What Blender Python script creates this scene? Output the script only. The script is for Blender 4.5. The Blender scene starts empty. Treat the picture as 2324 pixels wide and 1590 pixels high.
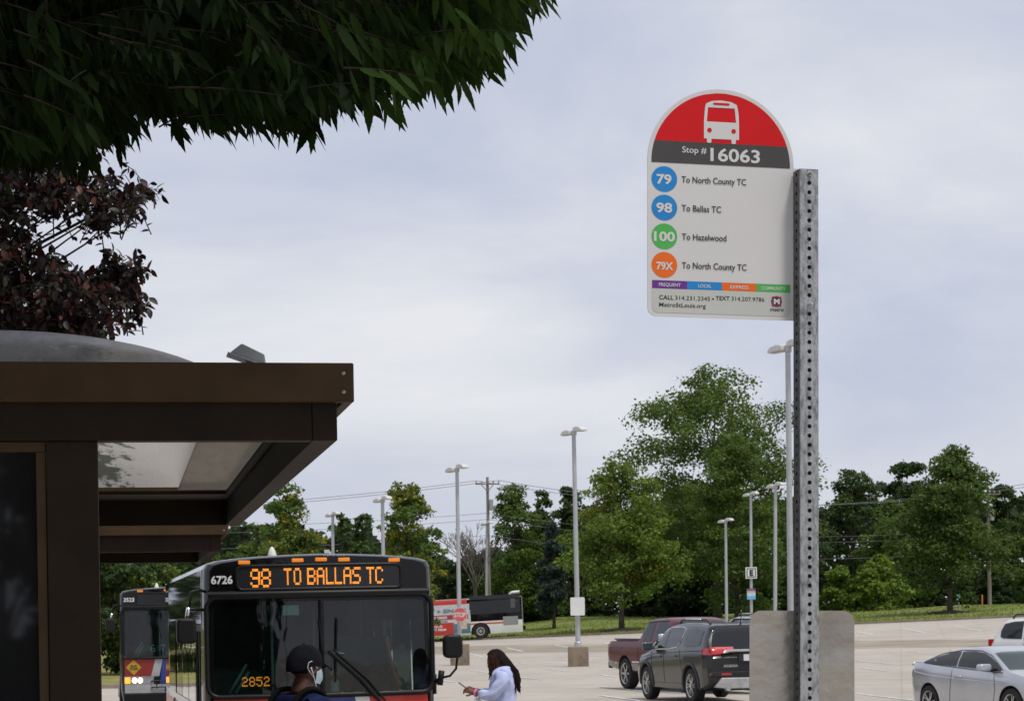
import bpy, bmesh, math, random
import numpy as np
from mathutils import Vector, Matrix
R = math.radians
sc = bpy.context.scene
COL = sc.collection
random.seed(7)
RNG = np.random.default_rng(11)

# ------------------------------------------------------------------ camera
F, HX, HY, ROLL, CAMZ = 5000.0, 1162.0, 1405.0, 0.016, 1.85   # picture measured at 2324 x 1590
cam_d = bpy.data.cameras.new("camera")
cam = bpy.data.objects.new("camera", cam_d)
COL.objects.link(cam)
cam.matrix_world = Matrix.Translation((0, 0, CAMZ)) @ Matrix.Rotation(R(90), 4, 'X') @ Matrix.Rotation(-ROLL, 4, 'Z')
cam_d.sensor_width = 36
cam_d.lens = 36 * F / 2324
cam_d.shift_y = (HY - 795) / 2324
cam_d.clip_start = 0.1
cam_d.clip_end = 3000
cam_d.dof.use_dof = True
cam_d.dof.focus_distance = 6.2
cam_d.dof.aperture_fstop = 30
sc.camera = cam
sc.view_settings.view_transform = 'Standard'
sc.view_settings.look = 'None'
sc.view_settings.exposure = 0
sc.render.engine = 'CYCLES'
sc.cycles.max_bounces = 6
sc.cycles.transparent_max_bounces = 12
sc.cycles.use_denoising = True


def at(px, py, D):
    """world point that lies at depth D on the line of sight measured at (px, py)"""
    dx, dy = px - HX, HY - py
    c, s = math.cos(ROLL), math.sin(ROLL)
    return Vector(((dx * c + dy * s) / F * D, D, CAMZ + (-dx * s + dy * c) / F * D))


def smooth(t):
    t = min(1.0, max(0.0, t))
    return t * t * (3 - 2 * t)


def lerp(a, b, t):
    return a + (b - a) * t


def interp(x, pts):
    if x <= pts[0][0]:
        return pts[0][1]
    for (a, b), (c, d) in zip(pts, pts[1:]):
        if x <= c:
            return b + (d - b) * (x - a) / (c - a)
    return pts[-1][1]


EDGE = [(-400, 210), (-60, 178), (-20, 163), (-2, 157), (4.2, 150), (21.5, 135), (30, 130), (80, 118), (400, 100)]


def y_edge(x):
    return interp(x, EDGE)


def gz(x, y):
    """height of the ground"""
    ye = y_edge(x)
    t = smooth((y - 70) / max(20.0, ye - 76))
    zf = min(1.75, max(0.2, .45 + (x + 2) * .033))
    z = t * zf - .20 * smooth((x - 4.5) / 3.5) * (1 - smooth((y - 44) / 26))
    lane = -1.35 - .19 * (y - 24)
    z -= .28 * smooth((lane + 1.0 - x) / 1.3) * (1 - smooth((y - 58) / 40))
    e = y - ye
    if e > 0:
        z += .12 + smooth(e / 34) * (1.25 - .80 * smooth((x - 3) / 16)) + .35 * smooth((e - 25) / 60)
    return z


def ground_at(px, py):
    prev = None
    d = 18.0
    while d < 260:
        p = at(px, py, d)
        if p.z < gz(p.x, p.y):
            lo, hi = prev or d, d
            for _ in range(18):
                m = (lo + hi) / 2
                q = at(px, py, m)
                if q.z < gz(q.x, q.y):
                    hi = m
                else:
                    lo = m
            q = at(px, py, hi)
            return Vector((q.x, q.y, gz(q.x, q.y)))
        prev = d
        d *= 1.01
    return at(px, py, 200)


# ------------------------------------------------------------------ materials
MATS = {}


def mat(name, col, rough=.6, metal=0.0, var=.12, scale=6.0, bump=0.0, bscale=40.0, emit=None, estr=1.0, coat=0.0,
        spec=.5, stretch=(1, 1, 1), col2=None, two=False, lo=.38, hi=.62):
    if name in MATS:
        return MATS[name]
    m = bpy.data.materials.new(name)
    m.use_nodes = True
    nt = m.node_tree
    b = nt.nodes['Principled BSDF']
    b.inputs['Roughness'].default_value = rough
    b.inputs['Metallic'].default_value = metal
    b.inputs['Specular IOR Level'].default_value = spec
    b.inputs['Coat Weight'].default_value = coat
    b.inputs['Coat Roughness'].default_value = .05
    tc = nt.nodes.new('ShaderNodeTexCoord')
    mp = nt.nodes.new('ShaderNodeMapping')
    mp.inputs['Scale'].default_value = stretch
    nt.links.new(tc.outputs['Object'], mp.inputs['Vector'])
    no = nt.nodes.new('ShaderNodeTexNoise')
    no.inputs['Scale'].default_value = scale
    no.inputs['Detail'].default_value = 6
    no.inputs['Roughness'].default_value = .62
    nt.links.new(mp.outputs[0], no.inputs['Vector'])
    rp = nt.nodes.new('ShaderNodeValToRGB')
    c = col
    c2 = col2 if col2 else tuple(min(1, v * (1 + var)) for v in c)
    c1 = c if col2 else tuple(v * (1 - var) for v in c)
    rp.color_ramp.elements[0].position = lo
    rp.color_ramp.elements[1].position = hi
    rp.color_ramp.elements[0].color = (*c1, 1)
    rp.color_ramp.elements[1].color = (*c2, 1)
    nt.links.new(no.outputs['Fac'], rp.inputs['Fac'])
    nt.links.new(rp.outputs['Color'], b.inputs['Base Color'])
    if emit:
        b.inputs['Emission Color'].default_value = (*emit, 1)
        b.inputs['Emission Strength'].default_value = estr
    if bump:
        n2 = nt.nodes.new('ShaderNodeTexNoise')
        n2.inputs['Scale'].default_value = bscale
        n2.inputs['Detail'].default_value = 4
        nt.links.new(mp.outputs[0], n2.inputs['Vector'])
        bp = nt.nodes.new('ShaderNodeBump')
        bp.inputs['Strength'].default_value = bump
        bp.inputs['Distance'].default_value = .02
        nt.links.new(n2.outputs['Fac'], bp.inputs['Height'])
        nt.links.new(bp.outputs[0], b.inputs['Normal'])
    MATS[name] = m
    return m


def glass_mat(name, tint, trans=.5, rough=.02, ior=1.5, base=(.01, .012, .012), wavy=.08):
    """tinted pane: part see-through, part dark, with a mirror-like coat"""
    if name in MATS:
        return MATS[name]
    m = bpy.data.materials.new(name)
    m.use_nodes = True
    nt = m.node_tree
    nt.nodes.clear()
    out = nt.nodes.new('ShaderNodeOutputMaterial')
    tr = nt.nodes.new('ShaderNodeBsdfTransparent')
    tr.inputs['Color'].default_value = (*tint, 1)
    df = nt.nodes.new('ShaderNodeBsdfDiffuse')
    df.inputs['Color'].default_value = (*base, 1)
    gl = nt.nodes.new('ShaderNodeBsdfGlossy')
    gl.inputs['Roughness'].default_value = rough
    gl.inputs['Color'].default_value = (.95, .97, 1, 1)
    fr = nt.nodes.new('ShaderNodeFresnel')
    fr.inputs['IOR'].default_value = ior
    no = nt.nodes.new('ShaderNodeTexNoise')
    no.inputs['Scale'].default_value = 1.6
    tc = nt.nodes.new('ShaderNodeTexCoord')
    nt.links.new(tc.outputs['Object'], no.inputs['Vector'])
    bp = nt.nodes.new('ShaderNodeBump')
    bp.inputs['Strength'].default_value = wavy
    bp.inputs['Distance'].default_value = .05
    nt.links.new(no.outputs['Fac'], bp.inputs['Height'])
    nt.links.new(bp.outputs[0], gl.inputs['Normal'])
    m1 = nt.nodes.new('ShaderNodeMixShader')
    m1.inputs[0].default_value = trans
    nt.links.new(df.outputs[0], m1.inputs[1])
    nt.links.new(tr.outputs[0], m1.inputs[2])
    m2 = nt.nodes.new('ShaderNodeMixShader')
    nt.links.new(fr.outputs[0], m2.inputs[0])
    nt.links.new(m1.outputs[0], m2.inputs[1])
    nt.links.new(gl.outputs[0], m2.inputs[2])
    nt.links.new(m2.outputs[0], out.inputs[0])
    MATS[name] = m
    return m


def leaf_mat(name, trans=.3, rough=.5, spec=.3):
    if name in MATS:
        return MATS[name]
    m = bpy.data.materials.new(name)
    m.use_nodes = True
    nt = m.node_tree
    b = nt.nodes['Principled BSDF']
    out = nt.nodes['Material Output']
    a = nt.nodes.new('ShaderNodeAttribute')
    a.attribute_name = 'tint'
    nt.links.new(a.outputs['Color'], b.inputs['Base Color'])
    b.inputs['Roughness'].default_value = rough
    b.inputs['Specular IOR Level'].default_value = spec
    t = nt.nodes.new('ShaderNodeBsdfTranslucent')
    hs = nt.nodes.new('ShaderNodeHueSaturation')
    hs.inputs['Hue'].default_value = .485
    hs.inputs['Saturation'].default_value = 1.15
    hs.inputs['Value'].default_value = 1.5
    nt.links.new(a.outputs['Color'], hs.inputs['Color'])
    nt.links.new(hs.outputs[0], t.inputs['Color'])
    mx = nt.nodes.new('ShaderNodeMixShader')
    mx.inputs[0].default_value = trans
    nt.links.new(b.outputs[0], mx.inputs[1])
    nt.links.new(t.outputs[0], mx.inputs[2])
    nt.links.new(mx.outputs[0], out.inputs[0])
    MATS[name] = m
    return m


# ------------------------------------------------------------------ objects
def link(name, data, parent=None):
    o = bpy.data.objects.new(name, data)
    COL.objects.link(o)
    if parent:
        o.parent = parent
    return o


def tag(o, label=None, cat=None, group=None, kind=None):
    for k, v in (('label', label), ('category', cat), ('group', group), ('kind', kind)):
        if v:
            o[k] = v
    return o


def thing(name, label, cat, loc=(0, 0, 0), rot=(0, 0, 0), group=None):
    o = link(name, None)
    o.location = loc
    o.rotation_euler = rot
    o.empty_display_size = .2
    return tag(o, label, cat, group)


def dup(o, parent=None):
    c = o.copy()
    COL.objects.link(c)
    if parent:
        c.parent = parent
    for ch in list(o.children):
        dup(ch, c)
    return c


class MB:
    def __init__(s):
        s.v, s.f, s.mi = [], [], []
        s.m = 0
        s.mx = None

    def add(s, vs, fs):
        n = len(s.v)
        for p in vs:
            p = Vector(p)
            s.v.append(s.mx @ p if s.mx else p)
        for f in fs:
            s.f.append([n + i for i in f])
            s.mi.append(s.m)
        return s

    def box(s, x0, x1, y0, y1, z0, z1):
        return s.add([(x0, y0, z0), (x1, y0, z0), (x1, y1, z0), (x0, y1, z0), (x0, y0, z1), (x1, y0, z1), (x1, y1, z1), (x0, y1, z1)],
                     [(0, 3, 2, 1), (4, 5, 6, 7), (0, 1, 5, 4), (1, 2, 6, 5), (2, 3, 7, 6), (3, 0, 4, 7)])

    def tube(s, path, rad, n=8, caps=True):
        path = [Vector(p) for p in path]
        rr = rad if isinstance(rad, (list, tuple)) else [rad] * len(path)
        rings = []
        up = None
        for i, p in enumerate(path):
            d = (path[min(i + 1, len(path) - 1)] - path[max(i - 1, 0)])
            if d.length < 1e-9:
                d = Vector((0, 0, 1))
            d.normalize()
            if up is None:
                up = Vector((0, 0, 1)) if abs(d.z) < .9 else Vector((1, 0, 0))
            a = d.cross(up) if i == 0 else a - d * a.dot(d)
            if a.length < 1e-6:
                a = d.cross(Vector((1, .3, .2)))
            a.normalize()
            b = d.cross(a)
            rings.append([p + (a * math.cos(2 * math.pi * k / n) + b * math.sin(2 * math.pi * k / n)) * rr[i] for k in range(n)])
        vs = [q for r in rings for q in r]
        fs = []
        for i in range(len(path) - 1):
            for k in range(n):
                k2 = (k + 1) % n
                fs.append((i * n + k, i * n + k2, (i + 1) * n + k2, (i + 1) * n + k))
        if caps:
            fs.append(tuple(range(n)))
            fs.append(tuple((len(path) - 1) * n + k for k in reversed(range(n))))
        return s.add(vs, fs)

    def lathe(s, prof, n=16, axis='Z', c=(0, 0, 0), caps=True):
        c = Vector(c)
        vs = []
        for r, h in prof:
            for k in range(n):
                a = 2 * math.pi * k / n
                p = (r * math.cos(a), r * math.sin(a), h)
                if axis == 'Y':
                    p = (p[0], p[2], p[1])
                if axis == 'X':
                    p = (p[2], p[0], p[1])
                vs.append(c + Vector(p))
        fs = []
        for i in range(len(prof) - 1):
            for k in range(n):
                k2 = (k + 1) % n
                fs.append((i * n + k, i * n + k2, (i + 1) * n + k2, (i + 1) * n + k))
        if caps:
            fs.append(tuple(reversed(range(n))))
            fs.append(tuple((len(prof) - 1) * n + k for k in range(n)))
        return s.add(vs, fs)

    def prism(s, poly, a, b, plane='XZ'):
        """polygon in a plane, pushed along the third axis from a to b"""
        def mk(p, h):
            return {'XZ': (p[0], h, p[1]), 'XY': (p[0], p[1], h), 'YZ': (h, p[0], p[1])}[plane]
        n = len(poly)
        vs = [mk(p, a) for p in poly] + [mk(p, b) for p in poly]
        fs = [tuple(range(n)), tuple(reversed(range(n, 2 * n)))]
        for k in range(n):
            fs.append((k, k + n, (k + 1) % n + n, (k + 1) % n))
        return s.add(vs, fs)

    def grid(s, rows):
        n = len(rows[0])
        vs = [p for r in rows for p in r]
        fs = [(i * n + j, i * n + j + 1, (i + 1) * n + j + 1, (i + 1) * n + j) for i in range(len(rows) - 1) for j in range(n - 1)]
        return s.add(vs, fs)

    def mesh(s, name, mats, sm=False):
        me = bpy.data.meshes.new(name)
        me.from_pydata([tuple(p) for p in s.v], [], s.f)
        for m in (mats if isinstance(mats, (list, tuple)) else [mats]):
            me.materials.append(m)
        if any(s.mi):
            me.polygons.foreach_set('material_index', s.mi)
        bm = bmesh.new()
        bm.from_mesh(me)
        bmesh.ops.recalc_face_normals(bm, faces=bm.faces)
        bm.to_mesh(me)
        bm.free()
        if sm:
            me.polygons.foreach_set('use_smooth', [True] * len(me.polygons))
            if sm is not True:
                me.set_sharp_from_angle(angle=R(sm))
        return me

    def build(s, name, mats, parent=None, sm=False, bevel=0, seg=2):
        o = link(name, s.mesh(name, mats, sm), parent)
        if bevel:
            b = o.modifiers.new('bevel', 'BEVEL')
            b.width = bevel
            b.segments = seg
            b.limit_method = 'ANGLE'
            b.angle_limit = R(35)
        return o


def rrect(x0, x1, z0, z1, r, n=5):
    pts = []
    for cx, cz, a0 in ((x1 - r, z1 - r, 0), (x0 + r, z1 - r, 90), (x0 + r, z0 + r, 180), (x1 - r, z0 + r, 270)):
        for k in range(n + 1):
            a = R(a0 + 90 * k / n)
            pts.append((cx + r * math.cos(a), cz + r * math.sin(a)))
    return pts


def circle(cx, cz, r, n=32):
    return [(cx + r * math.cos(2 * math.pi * k / n), cz + r * math.sin(2 * math.pi * k / n)) for k in range(n)]


def flat(poly, y=0):
    return [(p[0], y, p[1]) for p in poly]


_TXT = {}


def text_verts(body, bold=0.0, shear=0.0):
    key = (body, bold, shear)
    if key not in _TXT:
        cu = bpy.data.curves.new('lettering_curve', 'FONT')
        cu.body = body
        cu.size = 1
        cu.offset = bold
        cu.shear = shear
        cu.resolution_u = 3
        o = bpy.data.objects.new('lettering_curve', cu)
        COL.objects.link(o)
        dg = bpy.context.evaluated_depsgraph_get()
        me = bpy.data.meshes.new_from_object(o.evaluated_get(dg))
        vs = [tuple(v.co) for v in me.vertices]
        fs = [tuple(p.vertices) for p in me.polygons]
        bpy.data.objects.remove(o)
        bpy.data.curves.remove(cu)
        bpy.data.meshes.remove(me)
        _TXT[key] = (vs, fs)
    return _TXT[key]


def put_text(mb, body, x0, x1, z0, cap, y=0, bold=0.0, shear=0.0, fit=True, place=None):
    """lettering with its baseline at z0, its capitals CAP high, stretched to run from x0 to x1"""
    vs, fs = text_verts(body, bold, shear)
    mnx, mxx = min(v[0] for v in vs), max(v[0] for v in vs)
    k = cap / .70
    kx = (x1 - x0) / (mxx - mnx) if fit else k
    out = []
    for v in vs:
        p = (x0 + (v[0] - mnx) * kx, y, z0 + v[1] * k)
        out.append(place(*p) if place else p)
    mb.add(out, fs)
    return mb


# ------------------------------------------------------------------ foliage
T_LEAF = (np.array([(0, 0, 0), (.42, .5, .10), (1, 0, -.08), (.42, -.5, .10)]), [(0, 1, 2, 3)])


def _serrated():
    us = [0, .10, .13, .24, .28, .40, .44, .56, .60, .72, .75, .86, 1.0]
    ws = [0, .30, .26, .47, .42, .52, .46, .47, .39, .33, .25, .15, 0]
    pts, n = [], len(us)
    for u in us:
        pts.append((u, 0, -.22 * u * u))
    for sgn in (1, -1):
        for u, w in zip(us, ws):
            pts.append((u, sgn * w, -.22 * u * u + .16 * w))
    fs = []
    for i in range(n - 1):
        fs.append((i, n + i, n + i + 1, i + 1))
        fs.append((i, i + 1, 2 * n + i + 1, 2 * n + i))
    return np.array(pts), fs


def _oval():
    us = [0, .2, .45, .7, .88, 1]
    ws = [0, .34, .5, .40, .2, 0]
    pts, n = [], len(us)
    for u in us:
        pts.append((u, 0, -.35 * u * u))
    for sgn in (1, -1):
        for u, w in zip(us, ws):
            pts.append((u, sgn * w, -.35 * u * u + .25 * w))
    fs = []
    for i in range(n - 1):
        fs.append((i, n + i, n + i + 1, i + 1))
        fs.append((i, i + 1, 2 * n + i + 1, 2 * n + i))
    return np.array(pts), fs


T_SERR = _serrated()
T_OVAL = _oval()


def norm(a):
    return a / np.maximum(1e-9, np.linalg.norm(a, axis=1, keepdims=True))


def leaf_mesh(name, C, Dr, Nr, Ln, Wd, tint, template, material, parent=None, sm=False):
    tv, tf = template
    Dr = norm(Dr)
    S = norm(np.cross(Nr, Dr))
    Nn = np.cross(Dr, S)
    N, k = len(C), len(tv)
    P = (C[:, None, :] + tv[None, :, 0:1] * (Ln[:, None, None] * Dr[:, None, :])
         + tv[None, :, 1:2] * (Wd[:, None, None] * S[:, None, :]) + tv[None, :, 2:3] * (Wd[:, None, None] * Nn[:, None, :]))
    V = P.reshape(-1, 3)
    me = bpy.data.meshes.new(name)
    nf = len(tf)
    sizes = np.array([len(f) for f in tf])
    flatf = np.concatenate([np.array(f) for f in tf])
    me.vertices.add(len(V))
    me.vertices.foreach_set('co', V.ravel())
    loops = (flatf[None, :] + (np.arange(N) * k)[:, None]).ravel()
    me.loops.add(len(loops))
    me.loops.foreach_set('vertex_index', loops.astype(np.int32))
    starts = np.concatenate([[0], np.cumsum(np.tile(sizes, N))[:-1]])
    me.polygons.add(N * nf)
    me.polygons.foreach_set('loop_start', starts.astype(np.int32))
    if sm:
        me.polygons.foreach_set('use_smooth', np.ones(N * nf, dtype=bool))
    me.update(calc_edges=True)
    at_ = me.color_attributes.new('tint', 'FLOAT_COLOR', 'POINT')
    colr = np.ones((N, k, 4))
    colr[:, :, :3] = tint[:, None, :]
    at_.data.foreach_set('color', colr.ravel())
    me.materials.append(material)
    return link(name, me, parent)


def rnd_dirs(n):
    return norm(RNG.normal(size=(n, 3)))
# ------------------------------------------------------------------ daylight
SUN_EL, SUN_AZ = R(64), R(138)          # azimuth measured from +Y (away from the camera) towards +X
w = bpy.data.worlds.new("World")
sc.world = w
w.use_nodes = True
nt = w.node_tree
bg = nt.nodes['Background']
sky = nt.nodes.new('ShaderNodeTexSky')
sky.sky_type = 'NISHITA'
sky.sun_disc = False
sky.sun_elevation = SUN_EL
sky.sun_rotation = SUN_AZ
sky.air_density = 1.0
sky.dust_density = 2.0
tc = nt.nodes.new('ShaderNodeTexCoord')
mp = nt.nodes.new('ShaderNodeMapping')
mp.inputs['Scale'].default_value = (1.0, 1.0, 2.7)
mp.inputs['Rotation'].default_value = (R(8), R(14), 0)
nt.links.new(tc.outputs['Generated'], mp.inputs['Vector'])
no = nt.nodes.new('ShaderNodeTexNoise')
no.inputs['Scale'].default_value = 3.4
no.inputs['Detail'].default_value = 7
no.inputs['Roughness'].default_value = .56
no.inputs['Distortion'].default_value = .35
nt.links.new(mp.outputs[0], no.inputs['Vector'])
rp = nt.nodes.new('ShaderNodeValToRGB')
e = rp.color_ramp.elements
e[0].position, e[0].color = .34, (.545, .59, .73, 1)
e[1].position, e[1].color = .70, (.85, .855, .885, 1)
x = e.new(.50)
x.color = (.655, .685, .785, 1)
nt.links.new(no.outputs['Fac'], rp.inputs['Fac'])
# cloud sheet is laid over the clear sky: both are added as radiance
sc1 = nt.nodes.new('ShaderNodeMix')
sc1.data_type = 'RGBA'
sc1.blend_type = 'MIX'
sc1.inputs[0].default_value = .90
mul = nt.nodes.new('ShaderNodeVectorMath')
mul.operation = 'SCALE'
mul.inputs['Scale'].default_value = 10.0      # clouds in the units of the sky texture, brought down again by the strength
nt.links.new(rp.outputs['Color'], mul.inputs[0])
nt.links.new(sky.outputs[0], sc1.inputs[6])
nt.links.new(mul.outputs[0], sc1.inputs[7])
nt.links.new(sc1.outputs[2], bg.inputs['Color'])
bg.inputs['Strength'].default_value = .1

sd = bpy.data.lights.new('sun', 'SUN')
sd.energy = 2.3
sd.angle = R(9)
sd.color = (1, .955, .88)
so = bpy.data.objects.new('sun', sd)
COL.objects.link(so)
sv = Vector((math.sin(SUN_AZ) * math.cos(SUN_EL), math.cos(SUN_AZ) * math.cos(SUN_EL), math.sin(SUN_EL)))
so.rotation_euler = sv.to_track_quat('Z', 'Y').to_euler()

# ------------------------------------------------------------------ ground
M_LOT = mat('pale_concrete', (.46, .415, .355), .85, var=.07, scale=.12, bump=.25, bscale=30)
nt = M_LOT.node_tree
# fine mottling, a drain band and slab joints are mixed over the broad variation
b = nt.nodes['Principled BSDF']
tcn = [n for n in nt.nodes if n.type == 'TEX_COORD'][0]
src = b.inputs['Base Color'].links[0].from_socket
nf = nt.nodes.new('ShaderNodeTexNoise')
nf.inputs['Scale'].default_value = 2.2
nf.inputs['Detail'].default_value = 8
mpp = nt.nodes.new('ShaderNodeMapping')
mpp.inputs['Scale'].default_value = (.35, 1.6, 1)
nt.links.new(tcn.outputs['Object'], mpp.inputs['Vector'])
nt.links.new(mpp.outputs[0], nf.inputs['Vector'])
rr = nt.nodes.new('ShaderNodeValToRGB')
rr.color_ramp.elements[0].position = .35
rr.color_ramp.elements[0].color = (.78, .77, .76, 1)
rr.color_ramp.elements[1].position = .6
rr.color_ramp.elements[1].color = (1.03, 1.03, 1.03, 1)
nt.links.new(nf.outputs['Fac'], rr.inputs['Fac'])
mm = nt.nodes.new('ShaderNodeMix')
mm.data_type = 'RGBA'
mm.blend_type = 'MULTIPLY'
mm.inputs[0].default_value = 1
nt.links.new(src, mm.inputs[6])
nt.links.new(rr.outputs['Color'], mm.inputs[7])
br = nt.nodes.new('ShaderNodeTexBrick')
br.inputs['Scale'].default_value = .25
br.inputs['Mortar Size'].default_value = .006
br.inputs['Mortar Smooth'].default_value = .6
br.inputs['Color1'].default_value = (1, 1, 1, 1)
br.inputs['Color2'].default_value = (.95, .95, .955, 1)
br.inputs['Mortar'].default_value = (.80, .79, .77, 1)
br.offset = 0
mpb = nt.nodes.new('ShaderNodeMapping')
mpb.inputs['Rotation'].default_value = (0, 0, R(10))
nt.links.new(tcn.outputs['Object'], mpb.inputs['Vector'])
nt.links.new(mpb.outputs[0], br.inputs['Vector'])
m2 = nt.nodes.new('ShaderNodeMix')
m2.data_type = 'RGBA'
m2.blend_type = 'MULTIPLY'
m2.inputs[0].default_value = 1
nt.links.new(mm.outputs[2], m2.inputs[6])
nt.links.new(br.outputs['Color'], m2.inputs[7])
nt.links.new(m2.outputs[2], b.inputs['Base Color'])

M_GRASS = mat('mown_grass', (.13, .18, .04), .95, scale=.16, col2=(.21, .23, .07), bump=.8, bscale=9, stretch=(.5, 1.4, 1), spec=.1)
M_DRY = mat('dry_grass', (.30, .25, .10), .95, scale=.5, col2=(.17, .19, .05), bump=.6, bscale=9, spec=.1)
M_KERB = mat('kerb_concrete', (.26, .22, .17), .9, var=.2, scale=1.2)
M_LINE = mat('line_paint', (.62, .61, .60), .75, var=.18, scale=2.5)
M_ASPH = mat('lane_concrete', (.33, .31, .285), .9, var=.12, scale=.5, bump=.2)
M_WALK = mat('pavement_concrete', (.36, .335, .30), .9, var=.1, scale=1.5)

xs = [-400, -200, -120, -80, -60, -45, -35, -28] + [-24 + i * 1.5 for i in range(60)] + [68, 72, 80, 95, 120, 160, 220, 400]
# one sheet from behind the camera to the horizon
low = []
for yy in list(range(-60, 16, 15)) + [20 + 4 * i for i in range(24)]:
    low.append([(x_, yy, gz(x_, yy)) for x_ in xs])
lotrows = low + [[(x_, y_edge(x_) - d, gz(x_, y_edge(x_) - d)) for x_ in xs] for d in ()]
# rows past y = 112 run towards the curving far edge
for k in range(1, 11):
    t = k / 10
    lotrows.append([(x_, lerp(112, y_edge(x_), t), gz(x_, lerp(112, y_edge(x_), t) - .001)) for x_ in xs])
lot = MB().grid(lotrows).build('parking_lot_ground', M_LOT, sm=True)
tag(lot, kind='structure')
gr = []
for e_ in [.22, 3, 6, 10, 14, 18, 22, 26, 30, 36, 45, 60, 80, 120, 200, 400, 900]:
    gr.append([(x_, y_edge(x_) + e_, gz(x_, y_edge(x_) + e_)) for x_ in xs])
bank = MB().grid(gr).build('grass_bank_ground', M_GRASS, sm=True)
tag(bank, kind='structure')
kr = MB()
rows = []
for dd, h in ((-.02, -.03), (-.02, .125), (.24, .13)):
    rows.append([(x_, y_edge(x_) + dd, gz(x_, y_edge(x_) - .05) + h) for x_ in xs])
kr.grid(rows)
tag(kr.build('kerb', M_KERB), kind='structure')

# grass island with a footpath left of the bus lane
isl = []
X_ISL = [(60, -11.2), (73, -12.4), (90, -15.5), (120, -20.5), (150, -25)]
for k in range(0, 46):
    yy = 72.5 + k * 1.75
    xe = interp(yy, X_ISL)
    isl.append([(xe - d_ * d_ * .5, yy, gz(xe - d_ * d_ * .5, yy) + .13) for d_ in range(0, 16)])
ip = MB()
ip.grid(isl)
io = ip.build('grass_island_ground', M_DRY, sm=True)
tag(io, kind='structure')
ik = MB()
rows = []
for dx_, h in ((.16, -.03), (.16, .135), (-.02, .14)):
    rows.append([(interp(72.5, X_ISL) - d_ * 4, 72.5 - dx_, gz(interp(72.5, X_ISL) - d_ * 4, 72.5) + h) for d_ in range(20, -1, -1)]
                + [(interp(72.5 + k, X_ISL) + dx_, 72.5 + k, gz(interp(72.5 + k, X_ISL) + dx_, 72.5 + k) + h) for k in range(0, 79)])
ik.grid(rows)
tag(ik.build('island_kerb', M_KERB), kind='structure')
pw = MB()
pw.grid([[(x_, yy, gz(x_, yy) + .142) for x_ in (-60, -50, -40, -32, -27, -24, -22)] for yy in (117, 118.2, 119.4)])
tag(pw.build('footpath', mat('path_concrete', (.5, .47, .42), .9, var=.06)), kind='structure')
# raised pavement under the shelters, edged towards the bus lane
sw = MB()
ca, sa = math.cos(R(10)), math.sin(R(10))
pl = [(-.35, -4), (-.35, 40), (-9, 40), (-9, -4)]
pts = [(-.62 + p[0] * ca - p[1] * sa, 8.83 + p[0] * sa + p[1] * ca) for p in pl]
sw.prism(pts, -.34, -.02, 'XY')
tag(sw.build('shelter_pavement', M_WALK), kind='structure')

# painted bay lines
LN = []


def z3(x, y):
    return ((1650 + .3442 * x) * .5674, (2300 + .3442 * y) * .5674)


def z5(x, y):
    return ((3350 + .321 * x) * .5674, (2300 + .321 * y) * .5674)


def z4(x, y):
    return ((2400 + .3012 * x) * .5674, (2400 + .3012 * y) * .5674)


for fn, a in ((z3, (1000, 735, 1235, 775)), (z3, (1560, 725, 1770, 755)), (z3, (2060, 690, 2290, 727)), (z3, (1660, 810, 1845, 843)),
              (z3, (1090, 840, 1290, 885)), (z3, (650, 905, 820, 948)), (z3, (650, 790, 710, 799)), (z3, (1240, 1020, 1330, 1030)),
              (z3, (1750, 980, 1830, 990)), (z3, (1530, 1085, 1830, 1118)), (z3, (665, 1105, 900, 1132)), (z3, (1210, 1180, 1500, 1212)),
              (z3, (340, 1218, 470, 1240)), (z3, (2220, 780, 2290, 795)),
              (z5, (800, 660, 1105, 718)), (z5, (1440, 640, 1800, 693)), (z5, (245, 700, 445, 742)), (z5, (350, 600, 530, 620)),
              (z5, (580, 928, 715, 945)), (z5, (820, 940, 1040, 962)), (z5, (245, 1065, 770, 1112)), (z5, (940, 1098, 1080, 1110)),
              (z5, (290, 1155, 600, 1190)), (z5, (245, 1475, 930, 1555)), (z5, (1940, 688, 1990, 695)),
              (z4, (0, 1145, 590, 1210)), (z4, (0, 1265, 560, 1338)), (z4, (820, 1213, 1110, 1240)), (z4, (0, 480, 120, 497)),
              (z4, (50, 560, 150, 578)), (z4, (0, 985, 200, 1017))):
    p, q = ground_at(*fn(a[0], a[1])), ground_at(*fn(a[2], a[3]))
    if max(p.y - y_edge(p.x), q.y - y_edge(q.x)) > -1.2:
        continue
    LN.append((p, q))
pm = MB()
for p, q in LN:
    d = Vector((q.x - p.x, q.y - p.y, 0))
    n_ = max(2, int(d.length / 1.0))
    s_ = Vector((-d.y, d.x, 0)).normalized() * .065
    pm.grid([[(p.x + d.x * k / n_ + sg * s_.x, p.y + d.y * k / n_ + sg * s_.y, gz(p.x + d.x * k / n_ + sg * s_.x, p.y + d.y * k / n_ + sg * s_.y) + .012)
              for sg in (-1, 1)] for k in range(n_ + 1)])
tag(pm.build('parking_bay_lines', M_LINE), kind='structure')
# long stained drain band across the lot
M_BAND = mat('stained_concrete', (.30, .255, .20), .9, var=.2, scale=.8, stretch=(.4, 1, 1))
bd = MB()
rows = [[], [], []]
for px in range(900, 2420, 20):
    for r_, py in enumerate((1454, 1462, 1471)):
        p = ground_at(px, py - .013 * (px - 1900))
        rows[r_].append((p.x, p.y, p.z + .006))
bd.grid(rows)
tag(bd.build('drain_band', M_BAND), kind='structure')
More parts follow.
